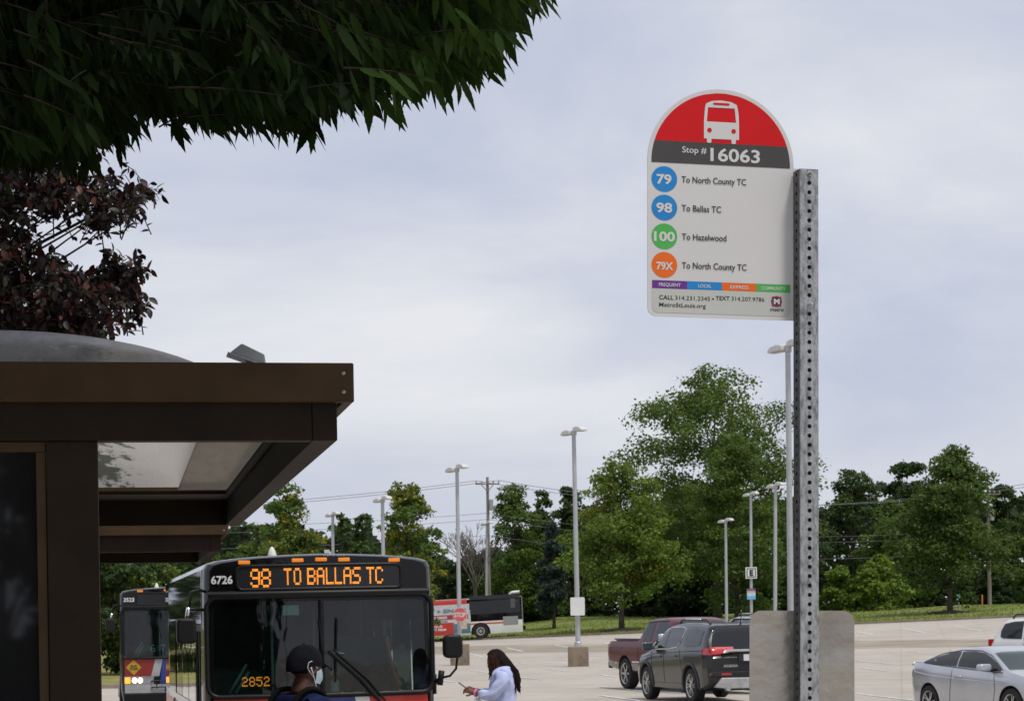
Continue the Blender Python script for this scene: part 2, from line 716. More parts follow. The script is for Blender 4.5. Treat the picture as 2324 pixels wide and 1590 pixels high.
# ------------------------------------------------------------------ bus stop post
M_GALV = mat('galvanised_steel', (.36, .37, .375), .45, .35, scale=85, col2=(.10, .105, .11), bump=.3, bscale=120, lo=.45, hi=.70, stretch=(1, 1, .35))
M_HOLE = mat('post_inside', (.012, .012, .012), .9)
M_ALU = mat('bare_aluminium', (.35, .325, .285), .33, .5, scale=3.2, col2=(.265, .248, .222), bump=.75, bscale=6, stretch=(1.3, 1, 1.5), lo=.42, hi=.72)
M_SIGNW = mat('sign_white', (.585, .58, .57), .4, spec=.2, var=.02, scale=3)
M_SIGNR = mat('sign_red', (.56, .014, .017), .4, spec=.12, var=.04)
M_SIGNG = mat('sign_dark_grey', (.07, .066, .067), .45, spec=.15, var=.05)
M_BLUE = mat('badge_blue', (.025, .22, .54), .4, spec=.15, var=.03)
M_GREEN = mat('badge_green', (.08, .40, .09), .4, spec=.15, var=.03)
M_ORANGE = mat('badge_orange', (.72, .14, .02), .4, spec=.15, var=.03)
M_PURPLE = mat('tab_purple', (.12, .018, .23), .35, var=.03)
M_BLACKINK = mat('black_ink', (.012, .012, .014), .4)
M_FOOT = mat('sign_foot_grey', (.47, .48, .445), .35, var=.02)
M_NAVY = mat('logo_navy', (.02, .03, .12), .35)
M_MAROON = mat('logo_maroon', (.35, .02, .05), .35)
M_STEEL = mat('bolt_steel', (.55, .53, .5), .35, .9, var=.2, scale=60)

PX, PD = .802, 6.0
stop = thing('bus_stop_sign', 'perforated steel post carrying a round-topped white bus stop sign with red crown and route numbers',
             'bus stop sign', (PX - .028, PD, 0), (0, R(.9), R(13)))
PW, PITCH = .0270, .0254
PTOP = 3.06
nh = int(PTOP / PITCH)
post = MB()
inner = []
for face in range(4):
    a = face * math.pi / 2
    mx = Matrix.Rotation(a, 4, 'Z')
    post.m = 1 if face == 3 else 0  # left face: grime and its shade, both put into a darker colour
    hole = [(.0062 * math.cos(2 * math.pi * k / 8 + math.pi / 8), .0062 * math.sin(2 * math.pi * k / 8 + math.pi / 8)) for k in range(8)]
    h = PITCH / 2
    wv = PW - .003
    outer = []
    for k in range(8):
        c, s = hole[k]
        m_ = max(abs(c), abs(s))
        q = [c / m_ * wv, s / m_ * h]
        outer.append(q)
    outer = [(math.copysign(wv, c), math.copysign(min(h, abs(s) / abs(c) * h if abs(c) > abs(s) else h), s)) if abs(c) > abs(s)
             else (c / abs(s) * wv, math.copysign(h, s)) for c, s in hole]
    corners = [(wv, h), (-wv, h), (-wv, -h), (wv, -h)]
    for i in range(nh):
        z = PTOP - (i + .5) * PITCH
        vs = [mx @ Vector((p[0], -PW, z + p[1])) for p in hole] + [mx @ Vector((p[0], -PW, z + p[1])) for p in outer] \
            + [mx @ Vector((p[0], -PW, z + p[1])) for p in corners] + [mx @ Vector((p[0], -PW + .0025, z + p[1])) for p in hole]
        fs = []
        for k in range(8):
            k2 = (k + 1) % 8
            if k in (0, 2, 4, 6) and False:
                pass
            fs.append((k, 8 + k, 8 + k2, k2))
            fs.append((20 + k, k, k2, 20 + k2))
        # corner triangles between the side and top runs
        fs += [(8 + 0, 16, 8 + 1), (8 + 2, 17, 8 + 3), (8 + 4, 18, 8 + 5), (8 + 6, 19, 8 + 7)]
        post.add(vs, fs)
post.m = 0
# rounded arrises between the four faces
cp = []
for face in range(4):
    a = face * math.pi / 2
    cx, cy = PW - .003, -(PW - .003)
    mx = Matrix.Rotation(a, 4, 'Z')
    col_ = []
    for k in range(4):
        t = -math.pi / 2 + math.pi / 2 * k / 3
        p = mx @ Vector((cx + .003 * math.cos(t), cy + .003 * math.sin(t), 0))
        col_.append(p)
    zb = PTOP - nh * PITCH
    post.grid([[(p.x, p.y, zb) for p in col_], [(p.x, p.y, PTOP) for p in col_]])
po = post.build('post', [M_GALV, mat('shaded_grimy_steel', (.085, .088, .09), .5, .2, scale=85, col2=(.03, .031, .032), bump=.3, bscale=120, lo=.45, hi=.70, stretch=(1, 1, .35))], stop)
core = MB().box(-PW + .004, PW - .004, -PW + .004, PW - .004, 0, PTOP - .004)
core.build('post_core', M_HOLE, po)

S0X, S0Z, SK, SKX = -.4405, 2.655, .00045, .000469   # sign: left edge, foot, metres per measured unit


def sx(x):
    return S0X + (x - 135) * SKX


def sz(y):
    return S0Z + (1460 - y) * SK


SY = PW + .004                           # the sheet is bolted to the back of the post


def arch(inset, ybot):
    x0, x1 = 135 + inset, 1025 - inset
    cx = (x0 + x1) / 2
    r = (x1 - x0) / 2
    cy, ry = 530, 452 - inset
    pts = []
    for k in range(41):
        a = math.pi * k / 40
        pts.append((cx + r * math.cos(a), cy - ry * math.sin(a)))
    return pts, x0, x1


ap, x0_, x1_ = arch(0, 0)
outline = ap + [(x0_, 1410)] + [(x0_ + 50 - 50 * math.cos(a), 1410 + 50 * math.sin(a)) for a in (R(30), R(60))] + [(x0_ + 50, 1460), (x1_, 1460)]
panel = MB()
panel.prism([(sx(x), sz(y)) for x, y in outline], SY, SY + .003)
panel.box(sx(1025), .012, SY, SY + .003, sz(575), sz(535))
pn = panel.build('sign_panel', M_SIGNW, stop)
L1, L2, L3 = SY - .0008, SY - .0016, SY - .0024
ai, xi0, xi1 = arch(24, 0)


def arch_x(y):
    cx, r, ry = (xi0 + xi1) / 2, (xi1 - xi0) / 2, 428
    q = max(0, 1 - ((530 - y) / ry) ** 2) ** .5 if y < 530 else 1
    return cx - r * q, cx + r * q


def band(y0, y1, m, name):
    pts = []
    n = 26
    for k in range(n + 1):
        y = y0 + (y1 - y0) * k / n
        pts.append((arch_x(y)[1], y))
    for k in range(n, -1, -1):
        y = y0 + (y1 - y0) * k / n
        pts.append((arch_x(y)[0], y))
    mb = MB()
    mb.add([(sx(x), L1, sz(y)) for x, y in pts], [tuple(range(len(pts)))])
    return mb.build(name, m, pn)


def s_poly(mb, poly, lay):
    mb.add([(sx(x), lay, sz(y)) for x, y in poly], [tuple(range(len(poly)))])


band(103, 404, M_SIGNR, 'crown')
band(404.4, 536, M_SIGNG, 'number_band')
ic = MB()
# white bus pictogram: outline pieces leave the red windscreen and lamps open
s_poly(ic, [(488, 168), (520, 152), (580, 145), (640, 152), (674, 168), (680, 190), (482, 190)], L2)
s_poly(ic, [(482, 190), (500, 190), (492, 276), (475, 276), (478, 230)], L2)
s_poly(ic, [(662, 190), (680, 190), (686, 230), (688, 276), (670, 276)], L2)
s_poly(ic, [(475, 276), (688, 276), (688, 379), (475, 379)], L2)
s_poly(ic, [(493, 379), (520, 379), (520, 398), (516, 404), (497, 404), (493, 398)], L2)
s_poly(ic, [(642, 379), (669, 379), (669, 398), (665, 404), (646, 404), (642, 398)], L2)
ico = ic.build('bus_pictogram', M_SIGNW, pn)
ir = MB()
s_poly(ir, rrect(530, 630, 161, 174, 6, 3), L3)
s_poly(ir, circle(508, 328, 14, 20), L3)
s_poly(ir, circle(655, 328, 14, 20), L3)
ir.build('pictogram_lamps', M_SIGNR, pn)


def s_text(name, items, m, lay=L2):
    mb = MB()
    for body, xa, xb, base, cap, bold, *sh in items:
        put_text(mb, body, sx(xa), sx(xb), sz(base), cap * SK, lay, bold, sh[0] if sh else 0)
    return mb.build(name, m, pn)


s_text('lettering', [('Stop #', 343, 490, 470, 37, .008), ('16063', 514, 816, 511, 76, .022)], M_SIGNW)
badges = [('79', M_BLUE, 189, 279, 635), ('98', M_BLUE, 187, 283, 806), ('100', M_GREEN, 173, 299, 979), ('79X', M_ORANGE, 187, 288, 1150)]
for body, m, xa, xb, cy in badges:
    bb = MB()
    s_poly(bb, circle(236, cy, 77, 48), L1)
    bo = bb.build('route_badge', m, pn)
    mb = MB()
    put_text(mb, body, sx(xa), sx(xb), sz(cy + 28), (44 if body == '79X' else 55) * SK, L2, .032)
    mb.build('lettering', M_SIGNW, bo)
for it_ in (('To North County TC', 340, 731, 651, 38, .010), ('To Ballas TC', 340, 579, 823, 38, .010),
            ('To Hazelwood', 341, 611, 995, 38, .010), ('To North County TC', 341, 733, 1167, 38, .010)):
    s_text('lettering', [it_], M_BLACKINK)
for nm, xa, xb, m, ta, tb in (('FREQUENT', 162, 373, M_PURPLE, 202, 333), ('LOCAL', 373, 584, M_BLUE, 440, 519),
                              ('EXPRESS', 584, 793, M_ORANGE, 633, 745), ('COMMUNITY', 793, 1002, M_GREEN, 823, 972)):
    bb = MB()
    s_poly(bb, [(xa + .3, 1243), (xb - .3, 1243), (xb - .3, 1292), (xa + .3, 1292)], L1)
    bo = bb.build('service_tab', m, pn)
    mb = MB()
    put_text(mb, nm, sx(ta), sx(tb), sz(1278), 20 * SK, L2, .012)
    mb.build('lettering', M_SIGNW, bo)
bb = MB()
s_poly(bb, [(162, 1292.6), (1002, 1292.6), (1002, 1415), (985, 1436), (185, 1436), (162, 1415)], L1)
bb.build('contact_strip', M_FOOT, pn)
s_text('lettering', [('CALL', 204, 290, 1357, 25, .012), ('314.231.2345', 300, 511, 1357, 25, 0), ('•', 522, 536, 1357, 25, 0), ('TEXT', 545, 630, 1351, 25, .012),
                     ('314.207.9786', 641, 843, 1351, 25, 0), ('MetroStLouis.org', 204, 485, 1401, 25, .008),
                     ('metro', 876, 961, 1406, 22, .018, .25)], M_BLACKINK)
lg = MB()
s_poly(lg, circle(917, 1347, 33, 28), L2)
lo_ = lg.build('logo', M_NAVY, pn)
lg = MB()
for q in ([(888, 1318), (946, 1318), (946, 1324), (888, 1324)], [(888, 1370), (946, 1370), (946, 1376), (888, 1376)],
          [(888, 1324), (894, 1324), (894, 1370), (888, 1370)], [(940, 1324), (946, 1324), (946, 1370), (940, 1370)]):
    s_poly(lg, q, L3)
lg.build('logo_square', M_MAROON, lo_)
s_m = MB()
put_text(s_m, 'M', sx(899), sx(935), sz(1362), 30 * SK, SY - .0032, .05)
s_m.build('lettering', M_SIGNW, lo_)
# bolts
for zz in (PTOP - .5 * PITCH, PTOP - 14.5 * PITCH):
    bt = MB()
    bt.lathe([(.0085, 0), (.0085, .0025), (.0058, .0025), (.0058, .011), (.0035, .011), (.0035, .017), (.0025, .018)], 6, 'Y', (.001, 0, zz))
    for i, v in enumerate(bt.v):
        bt.v[i] = Vector((v.x, -PW - v.y - .0002, v.z))
    bt.build('bolt', M_STEEL, stop)
# blank back of the lower notice, dented
pl_ = MB()
x0p, x1p, zt = -.153, .151, 1.862
zb = zt - .4572
prof = rrect(x0p, x1p, zb, zt, .034, 8)
pl_.prism(prof, PW + .001, PW + .003)
plo = pl_.build('lower_notice', M_ALU, stop)

# ------------------------------------------------------------------ shelters
M_BRONZE = mat('bronze_metal', (.026, .0165, .0095), .55, .0, spec=.14, scale=4, col2=(.015, .010, .0062), bump=.12, bscale=40, stretch=(1, 1, 1), lo=.3, hi=.7)
M_BRONZE2 = mat('bronze_metal_light', (.070, .042, .020), .5, .0, spec=.16, scale=4, col2=(.044, .027, .0135), lo=.3, hi=.7)
M_SHGLASS = glass_mat('shelter_glass', (.16, .16, .17), .4, .03, base=(.020, .020, .022), wavy=.004)
M_SCREW = mat('screw_head', (.35, .34, .32), .35, .8)


def dome_material():
    m = bpy.data.materials.new('clouded_acrylic')
    m.use_nodes = True
    nt = m.node_tree
    b = nt.nodes['Principled BSDF']
    out = nt.nodes['Material Output']
    tc = nt.nodes.new('ShaderNodeTexCoord')
    mp = nt.nodes.new('ShaderNodeMapping')
    mp.inputs['Scale'].default_value = (5, .8, 5)
    nt.links.new(tc.outputs['Object'], mp.inputs[0])
    no = nt.nodes.new('ShaderNodeTexNoise')
    no.inputs['Scale'].default_value = 2.4
    no.inputs['Detail'].default_value = 8
    no.inputs['Roughness'].default_value = .7
    nt.links.new(mp.outputs[0], no.inputs[0])
    rp = nt.nodes.new('ShaderNodeValToRGB')
    rp.color_ramp.elements[0].position = .36
    rp.color_ramp.elements[0].color = (.20, .19, .185, 1)
    rp.color_ramp.elements[1].position = .58
    rp.color_ramp.elements[1].color = (.52, .50, .49, 1)
    nt.links.new(no.outputs['Fac'], rp.inputs[0])
    nt.links.new(rp.outputs[0], b.inputs['Base Color'])
    b.inputs['Roughness'].default_value = .28
    tr = nt.nodes.new('ShaderNodeBsdfTranslucent')
    # dirt that has gathered inside the skylight darkens the light coming through
    n2 = nt.nodes.new('ShaderNodeTexNoise')
    n2.inputs['Scale'].default_value = 4.0
    n2.inputs['Detail'].default_value = 9
    n2.inputs['Roughness'].default_value = .68
    nt.links.new(tc.outputs['Object'], n2.inputs[0])
    sp = nt.nodes.new('ShaderNodeSeparateXYZ')
    nt.links.new(tc.outputs['Object'], sp.inputs[0])
    ma = nt.nodes.new('ShaderNodeMath')
    ma.operation = 'MULTIPLY_ADD'
    ma.inputs[1].default_value = .50
    ma.inputs[2].default_value = .36
    nt.links.new(sp.outputs['X'], ma.inputs[0])
    ad = nt.nodes.new('ShaderNodeMath')
    ad.operation = 'ADD'
    nt.links.new(ma.outputs[0], ad.inputs[0])
    nt.links.new(n2.outputs['Fac'], ad.inputs[1])
    r2 = nt.nodes.new('ShaderNodeValToRGB')
    r2.color_ramp.elements[0].position = .33
    r2.color_ramp.elements[0].color = (.10, .105, .085, 1)
    r2.color_ramp.elements[1].position = .38
    r2.color_ramp.elements[1].color = (.47, .44, .40, 1)
    nt.links.new(ad.outputs[0], r2.inputs[0])
    nt.links.new(r2.outputs[0], tr.inputs['Color'])
    mx = nt.nodes.new('ShaderNodeMixShader')
    mx.inputs[0].default_value = .55
    nt.links.new(b.outputs[0], mx.inputs[1])
    nt.links.new(tr.outputs[0], mx.inputs[2])
    nt.links.new(mx.outputs[0], out.inputs[0])
    return m


M_DOME = dome_material()
SHW, SHL = 2.75, 7.8


def make_shelter(fs_=0.0, SHL=7.8):
    root = thing('bus_shelter', 'nearest dark bronze bus shelter with a clouded skylight dome and glass wall', 'bus shelter', (-.618, 8.83, 0), (0, 0, R(10)))
    zA, zB, zC = 2.583, 2.731, 2.888
    fa = MB()
    fa.box(-SHW, 0, 0, .045, zB, zC)
    fa.box(-SHW, 0, SHL - .045, SHL, zB, zC)
    fa.box(-.045, -.0005, .0455, SHL - .0455, zB + .001, zC - .001)
    fa.box(-SHW + .0005, -SHW + .045, .0455, SHL - .0455, zB + .001, zC - .001)
    fo = fa.build('fascia', M_BRONZE2, root, bevel=.006)
    for zz in (zB + .115, zB + .04):
        sc_ = MB()
        sc_.lathe([(.008, 0), (.0075, -.003), (.003, -.0042), (.0028, -.003)], 14, 'Y', (-.042, -.0005, zz))
        sc_.build('screw', M_SCREW, fo)
    bm_ = MB()
    bm_.box(-SHW + .07, -.166, .062, .16, zA, zB + .10)
    bm_.box(-SHW + .07, -.166, SHL - .16, SHL - .062, zA, zB + .10)
    bm_.box(-.164, -.064, .0615, SHL - .0615, zA - .001, zB + .101)
    bm_.box(-SHW + .064, -SHW + .164, .1615, SHL - .1615, zA - .001, zB + .101)
    bm_.build('roof_beam', M_BRONZE, root, bevel=.004)
    lip = MB()
    lip.box(-SHW + .05, -.05, .046, .061, zB + .012, zB + .022)
    lip.box(-.063, -.046, .05, SHL - .05, zB + .012, zB + .022)
    lip.box(-.20, -.165, .161, SHL - .161, zB + .035, zB + .06)          # inner ledge that carries the skylight
    lip.box(-SHW + .165, -SHW + .30, .161, SHL - .161, zB + .035, zB + .06)
    lip.box(-SHW + .301, -.201, SHL - .95, SHL - .161, zB + .035, zB + .06)
    lip.box(-SHW + .301, -.301, .161, .3, zB + .035, zB + .06)
    lip.build('skylight_ledge', M_BRONZE, root)
    rows = []
    nx, ny = 36, 44
    for j in range(ny + 1):
        yy = .25 + (SHL - .50) * j / ny
        q = min(1, (yy - .25) / min(2.4, SHL * .45), (SHL - .25 - yy) / min(2.4, SHL * .45))
        hh = .385 * math.sqrt(max(0, 1 - (1 - q) ** 2))
        row = []
        for i in range(nx + 1):
            a = math.pi * i / nx
            xx = -1.46 + .95 * math.cos(a)
            row.append((xx, yy, 2.86 + hh * math.sin(a) ** .9))
        rows.append(row)
    dm = MB().grid(rows)
    dm.box(-.515, -.047, .17, SHL - .17, 2.845, 2.853)
    dm.box(-SHW + .167, -2.405, .17, SHL - .17, 2.845, 2.853)
    dm.build('skylight_dome', M_DOME, root, sm=40)
    for (xa, xb, ya) in ((-1.215 - fs_, -1.015 - fs_, .07), (-SHW + .1, -SHW + .3, .07), (-1.95, -1.75, SHL - .2), (-SHW + .1, -SHW + .3, SHL - .2)):
        MB().box(xa, xb, ya, ya + .13, 0, zA - .0005).build('corner_post', M_BRONZE, root, bevel=.006)
    for ya, xr in ((.085, -1.217 - fs_), (SHL - .185, -1.952)):
        g = MB()
        g.box(-SHW + .302, xr, ya, ya + .06, zA - .042, zA - .002)
        g.box(-SHW + .302, xr, ya, ya + .06, 0.12, .17)
        g.box(xr - .038, xr - .0005, ya - .001, ya + .061, .171, zA - .0425)
        g.box(-SHW + .302, -SHW + .34, ya - .001, ya + .061, .171, zA - .0425)
        gf = g.build('window_frame', M_BRONZE2, root, bevel=.003)
        p = MB()
        p.box(-SHW + .341, xr - .039, ya + .025, ya + .035, .171, zA - .043)
        p.build('glass_pane', M_SHGLASS, gf)
    p = MB()
    p.box(-SHW + .19, -SHW + .2, .21, SHL - .21, .17, zA - .02)
    p.build('glass_pane', M_SHGLASS, root)
    s_ = MB()
    s_.box(-SHW + .3, -SHW + .75, SHL * .2, SHL * .8, .42, .46)
    for yy in (SHL * .25, SHL * .5, SHL * .75):
        s_.box(-SHW + .45, -SHW + .55, yy - .03, yy + .03, -.02, .419)
    s_.build('bench', M_BRONZE, root)
    return root


sh = make_shelter()
d_ = 13.4
sh2 = make_shelter(.30, 3.7)
sh2.location = (-2.56, 20.0, -.07)
tag(sh2, 'second dark bronze bus shelter, farther off behind the near shelter roof')
for o_ in (sh, sh2):
    o_['group'] = 'bus shelters along the pavement'
# flood lamp on the near roof
fl = thing('flood_lamp', 'small grey tilted flood lamp lying on the near shelter roof', 'flood lamp', at(566, 812, 9.35), (0, 0, R(10)))
m_fl = mat('lamp_grey', (.36, .38, .38), .3, var=.1, spec=.7)
f = MB()
f.mx = Matrix.Rotation(R(19), 4, 'Y')
f.add([(-.085, -.06, -.012), (.075, -.06, -.012), (.075, .06, -.012), (-.085, .06, -.012), (-.05, -.045, .043), (.055, -.045, .030), (.055, .045, .030), (-.05, .045, .043)],
      [(0, 3, 2, 1), (4, 5, 6, 7), (0, 1, 5, 4), (1, 2, 6, 5), (2, 3, 7, 6), (3, 0, 4, 7)])
f.build('lamp_housing', m_fl, fl, bevel=.006)
f = MB()
f.mx = Matrix.Rotation(R(19), 4, 'Y')
f.box(-.094, .08, -.066, .066, -.020, -.0125)
f.build('lamp_rim', mat('lamp_grey_light', (.5, .52, .52), .3, var=.1), fl, bevel=.002)
f = MB()
f.box(-.02, .02, -.02, .02, -.10, -.02)
f.build('bracket', M_BRONZE, fl)
# ------------------------------------------------------------------ buses
M_BUSK = mat('bus_black', (.006, .006, .0065), .03, var=.15, scale=3, spec=.3)
M_BUSW = mat('bus_white', (.78, .78, .76), .35, var=.05, scale=2, coat=.3)
M_BUSR = mat('bus_red', (.52, .035, .022), .35, var=.05, coat=.3)
M_BUSO = mat('bus_orange_stripe', (.55, .11, .03), .35, var=.05, coat=.3)
M_BUSB = mat('bus_blue', (.018, .035, .22), .35, var=.05, coat=.3)
M_RUB = mat('black_rubber', (.009, .009, .009), .6, var=.2, scale=20, spec=.2)
M_PLAST = mat('black_plastic', (.009, .009, .0095), .42, var=.15, scale=20, spec=.25)
M_GLASS = glass_mat('windscreen_glass', (.60, .82, .76), .88, .012, 1.57, base=(.012, .02, .018))
M_SIDEG = glass_mat('bus_side_glass', (.22, .27, .25), .38, .015, 1.55)
M_SIGNGL = mat('destination_glass', (.016, .017, .020), .3, var=.15, scale=30, coat=.1, spec=.3)
M_AMBER = mat('amber_lens', (.75, .20, .01), .3, var=.05, emit=(1, .32, .02), estr=.25)
M_LED = mat('led_orange', (.9, .3, .03), .4, emit=(1.0, .31, .03), estr=1.5)
M_LAMPON = mat('lit_headlamp', (1, .9, .7), .3, emit=(1, .80, .45), estr=4.0)
M_LENS = mat('clear_lens', (.30, .30, .31), .15, .3, var=.2, scale=12)
M_CHROME = mat('chrome', (.75, .75, .76), .12, 1.0, var=.05)
M_NUM = mat('number_white', (.72, .72, .72), .4)
M_YEL = mat('sign_yellow', (.80, .50, .02), .5)
M_POLE = mat('rail_pale_green', (.33, .48, .42), .35, var=.05)
M_INT = mat('bus_interior', (.07, .085, .085), .8, var=.2)
M_TYRE = mat('tyre_rubber', (.018, .017, .017), .85, var=.25, scale=15)
M_RIM = mat('alloy_rim', (.55, .55, .56), .28, .85, var=.1, scale=8)
M_GRILL = mat('grille_grey', (.30, .30, .30), .6, var=.25, scale=60, stretch=(1, 1, 4))
M_SKINAD = mat('printed_skin', (.55, .36, .27), .5)
M_HAIRAD = mat('printed_blond', (.62, .50, .34), .5)
M_TEAL = mat('printed_teal', (.10, .19, .23), .5)
M_ADGREY = mat('printed_pale_grey', (.55, .55, .56), .5)

FONT5 = {
    '9': "01110 10001 10001 01111 00001 10001 01110", '8': "01110 10001 10001 01110 10001 10001 01110",
    'T': "11111 00100 00100 00100 00100 00100 00100", 'O': "01110 10001 10001 10001 10001 10001 01110",
    'B': "11110 10001 10001 11110 10001 10001 11110", 'A': "01110 10001 10001 11111 10001 10001 10001",
    'L': "10000 10000 10000 10000 10000 10000 11111", 'S': "01111 10000 10000 01110 00001 00001 11110",
    'C': "01110 10001 10000 10000 10000 10001 01110", '2': "01110 10001 00001 00110 01000 10000 11111",
    '5': "11111 10000 11110 00001 00001 10001 01110", '6': "01110 10000 10000 11110 10001 10001 01110",
    '7': "11111 00001 00010 00100 00100 00100 00100", '4': "00010 00110 01010 10010 11111 00010 00010"}


def led(mb, ch, x0, x1, z0, z1, place, dots=2):
    rows = FONT5[ch].split()
    nx, nz = 5 * dots, 7 * dots
    px, pz = (x1 - x0) / nx, (z1 - z0) / nz
    for j in range(nz):
        for i in range(nx):
            if rows[j // dots][i // dots] == '1':
                cx, cz = x0 + (i + .5) * px, z1 - (j + .5) * pz
                vs = [place(cx + px * .45 * math.cos(a), cz + pz * .43 * math.sin(a)) for a in [k * math.pi / 3 for k in range(6)]]
                mb.add(vs, [tuple(range(6))])


RING = [(1.24, .30), (1.285, .62), (1.30, .90), (1.305, 1.20), (1.305, 1.34), (1.295, 2.15), (1.291, 2.40), (1.288, 2.62), (1.282, 2.75), (1.24, 2.812), (1.14, 2.84), (.95, 2.864), (.70, 2.883), (.35, 2.898), (0, 2.905)]
BUL = .13


def fy(x):
    """bulge of the front, at x across"""
    return -BUL * (1 - min(1, (x / 1.3) ** 2))


def make_bus(name, label, number, dest, run, L, group, far=False, shade=False):
    M_BUSR_, M_BUSW_, M_YEL_ = (mat('bus_red_shaded', (.22, .016, .011), .4, var=.1), mat('bus_white_shaded', (.34, .34, .34), .4, var=.1), mat('sign_yellow_shaded', (.42, .26, .012), .55)) if shade else (M_BUSR, M_BUSW, M_YEL)  # tree shade over the waiting bus is put into these darker livery colours
    root = thing(name, label, 'bus', group=group)
    # shell: rings along the length, the windows left open
    win0, win1 = (2.7, L - 3.2) if not far else (2.7, L - 3.3)
    ys = [0, .05, .12, .25, .42, 1.50, 1.65]
    nwin = max(3, int((win1 - 1.75) / 1.45))
    step = (win1 - 1.75) / nwin
    for k in range(nwin):
        ys += [1.75 + k * step, 1.75 + k * step + .02 + step - .10]
    ys += [win1 + .2, L - 1.5, L - .25, L - .08, L]
    ys = sorted(set(round(v, 4) for v in ys))

    def inset(y):
        return interp(y, [(0, .055), (.05, .022), (.12, .008), (.25, 0), (L - .25, 0), (L - .08, .02), (L, .06)])

    def half(y):
        i_ = inset(y)
        out = []
        for x, z in RING:
            out.append((x * (1 - i_), z - (i_ * .5 if z > 2.3 else 0)))
        return out
    shell = MB()
    rings = []
    for y in ys:
        h = half(y)
        pts = [(x, y + (fy(x) * max(0, 1 - y / .9)), z) for x, z in h]
        rings.append(pts + [(-p[0], p[1], p[2]) for p in reversed(pts[:-1])])
    n = len(rings[0])
    base = len(shell.v)
    shell.v += [Vector(p) for r in rings for p in r]
    nr = len(RING)
    openings = []
    for j in range(len(ys) - 1):
        for i in range(n - 1):
            zi = i if i < nr - 1 else n - 2 - i
            y0, y1 = ys[j], ys[j + 1]
            right = i < nr - 1
            wi = zi in (3, 4)
            is_w = False
            if wi:
                if .42 <= y0 and y1 <= 1.5 + 1e-6 and not far:
                    is_w = True
                for k in range(nwin):
                    a = 1.75 + k * step
                    if abs(y0 - a) < .011 and y1 - y0 > .5:
                        is_w = True
            if zi == 2 and not right and .42 <= y0 and y1 <= 1.5 + 1e-6:
                is_w = True                                   # glazed kerb-side door
            if zi in (0, 1) and not right and .42 <= y0 and y1 <= 1.5 + 1e-6:
                is_w = True
            if is_w:
                openings.append((j, i, right))
                continue
            shell.f.append([j * n + i, j * n + i + 1, (j + 1) * n + i + 1, (j + 1) * n + i])
            white = zi <= 2 and not (y0 < .42)
            top = zi >= 9
            shell.mi.append(1 if white else (2 if (top and y0 > .3) else 0))
    # back
    shell.f.append([(len(ys) - 1) * n + k for k in range(n)])
    shell.mi.append(1 if far else 0)
    # front, with the windscreen opening
    h0 = half(0)
    cols = [-1, -.965, -.7, -.35, -.02, .02, .35, .7, .965, 1]
    rows = []
    for x, z in h0[:-1]:
        rows.append([(t * x, fy(t * x), z) for t in cols])
    rows.append([(t * .01, fy(0), h0[-1][1]) for t in cols])
    fb = len(shell.v)
    shell.v += [Vector(p) for r in rows for p in r]
    nc = len(cols)
    for r_ in range(len(rows) - 1):
        for c_ in range(nc - 1):
            if r_ in (4, 5) and 1 <= c_ <= nc - 3:
                if c_ != 4:
                    continue
            shell.f.append([fb + r_ * nc + c_, fb + r_ * nc + c_ + 1, fb + (r_ + 1) * nc + c_ + 1, fb + (r_ + 1) * nc + c_])
            shell.mi.append(0)
    # floor
    shell.f.append([0 * n + 0, (len(ys) - 1) * n + 0, (len(ys) - 1) * n + n - 1, n - 1])
    shell.mi.append(0)
    body = shell.build('body', [M_BUSK, M_BUSW, mat('bus_roof', (.07, .07, .072) if not far else (.5, .5, .48), .4, var=.1, scale=2)], root, sm=28)

    def P(x, z, off=.012):
        return (x, fy(x) - off + (.0 if z < 2.3 else .0), z)
    zw0, zw1 = 1.37, 2.385
    # windscreen: two curved panes in a rubber frame
    for sg in (-1, 1):
        g = MB()
        g.grid([[P(sg * (.03 + 1.19 * k / 8), lerp(zw0 - .03, zw1 + .03, q / 6), -.004) for k in range(9)] for q in range(7)])
        g.build('windscreen', M_GLASS, root, sm=True)
    fr = MB()
    loop = rrect(-1.262, 1.262, zw0 - .045, zw1 + .05, .13, 6)
    dense = []
    for (a, b_) in zip(loop, loop[1:] + loop[:1]):
        m_ = max(1, int(math.hypot(b_[0] - a[0], b_[1] - a[1]) / .2))
        for k in range(m_):
            dense.append((lerp(a[0], b_[0], k / m_), lerp(a[1], b_[1], k / m_)))
    dense.append(dense[0])
    fr.tube([P(x, z, .018) for x, z in dense], .030, 10, False)
    fr.tube([P(-.0, zw0, .012), P(0, zw1, .012)], .026, 8)
    fr.build('windscreen_frame', M_PLAST, root, sm=40)
    hood = MB()
    hood.grid([[P(-1.24 + 2.48 * k / 16, z, o_) for k in range(17)] for z, o_ in ((2.425, .035), (2.455, .055), (2.48, .05), (2.50, .006))])
    hood.build('visor_strip', M_PLAST, root, sm=True)
    # destination display
    dz0, dz1, dx = 2.51, 2.772, .915
    ds = MB()
    o_ = rrect(-dx, dx, dz0, dz1, .06, 5)
    grid_rows = []
    for q in range(9):
        z = lerp(dz0 + .004, dz1 - .004, q / 8)
        grid_rows.append([P(lerp(-dx + .01, dx - .01, k / 20), z, .012) for k in range(21)])
    ds.grid(grid_rows)
    dso = ds.build('destination_display', M_SIGNGL, root, sm=True)
    fr = MB()
    dense = []
    for (a, b_) in zip(o_, o_[1:] + o_[:1]):
        m_ = max(1, int(math.hypot(b_[0] - a[0], b_[1] - a[1]) / .2))
        for k in range(m_):
            dense.append((lerp(a[0], b_[0], k / m_), lerp(a[1], b_[1], k / m_)))
    dense.append(dense[0])
    fr.tube([P(x, z, .008) for x, z in dense], .020, 8, False)
    fr.build('display_frame', M_PLAST, dso, sm=True)

    def bx_(px):
        return (px - 722) / 203 + .016 * (1405 - 1310) / 203

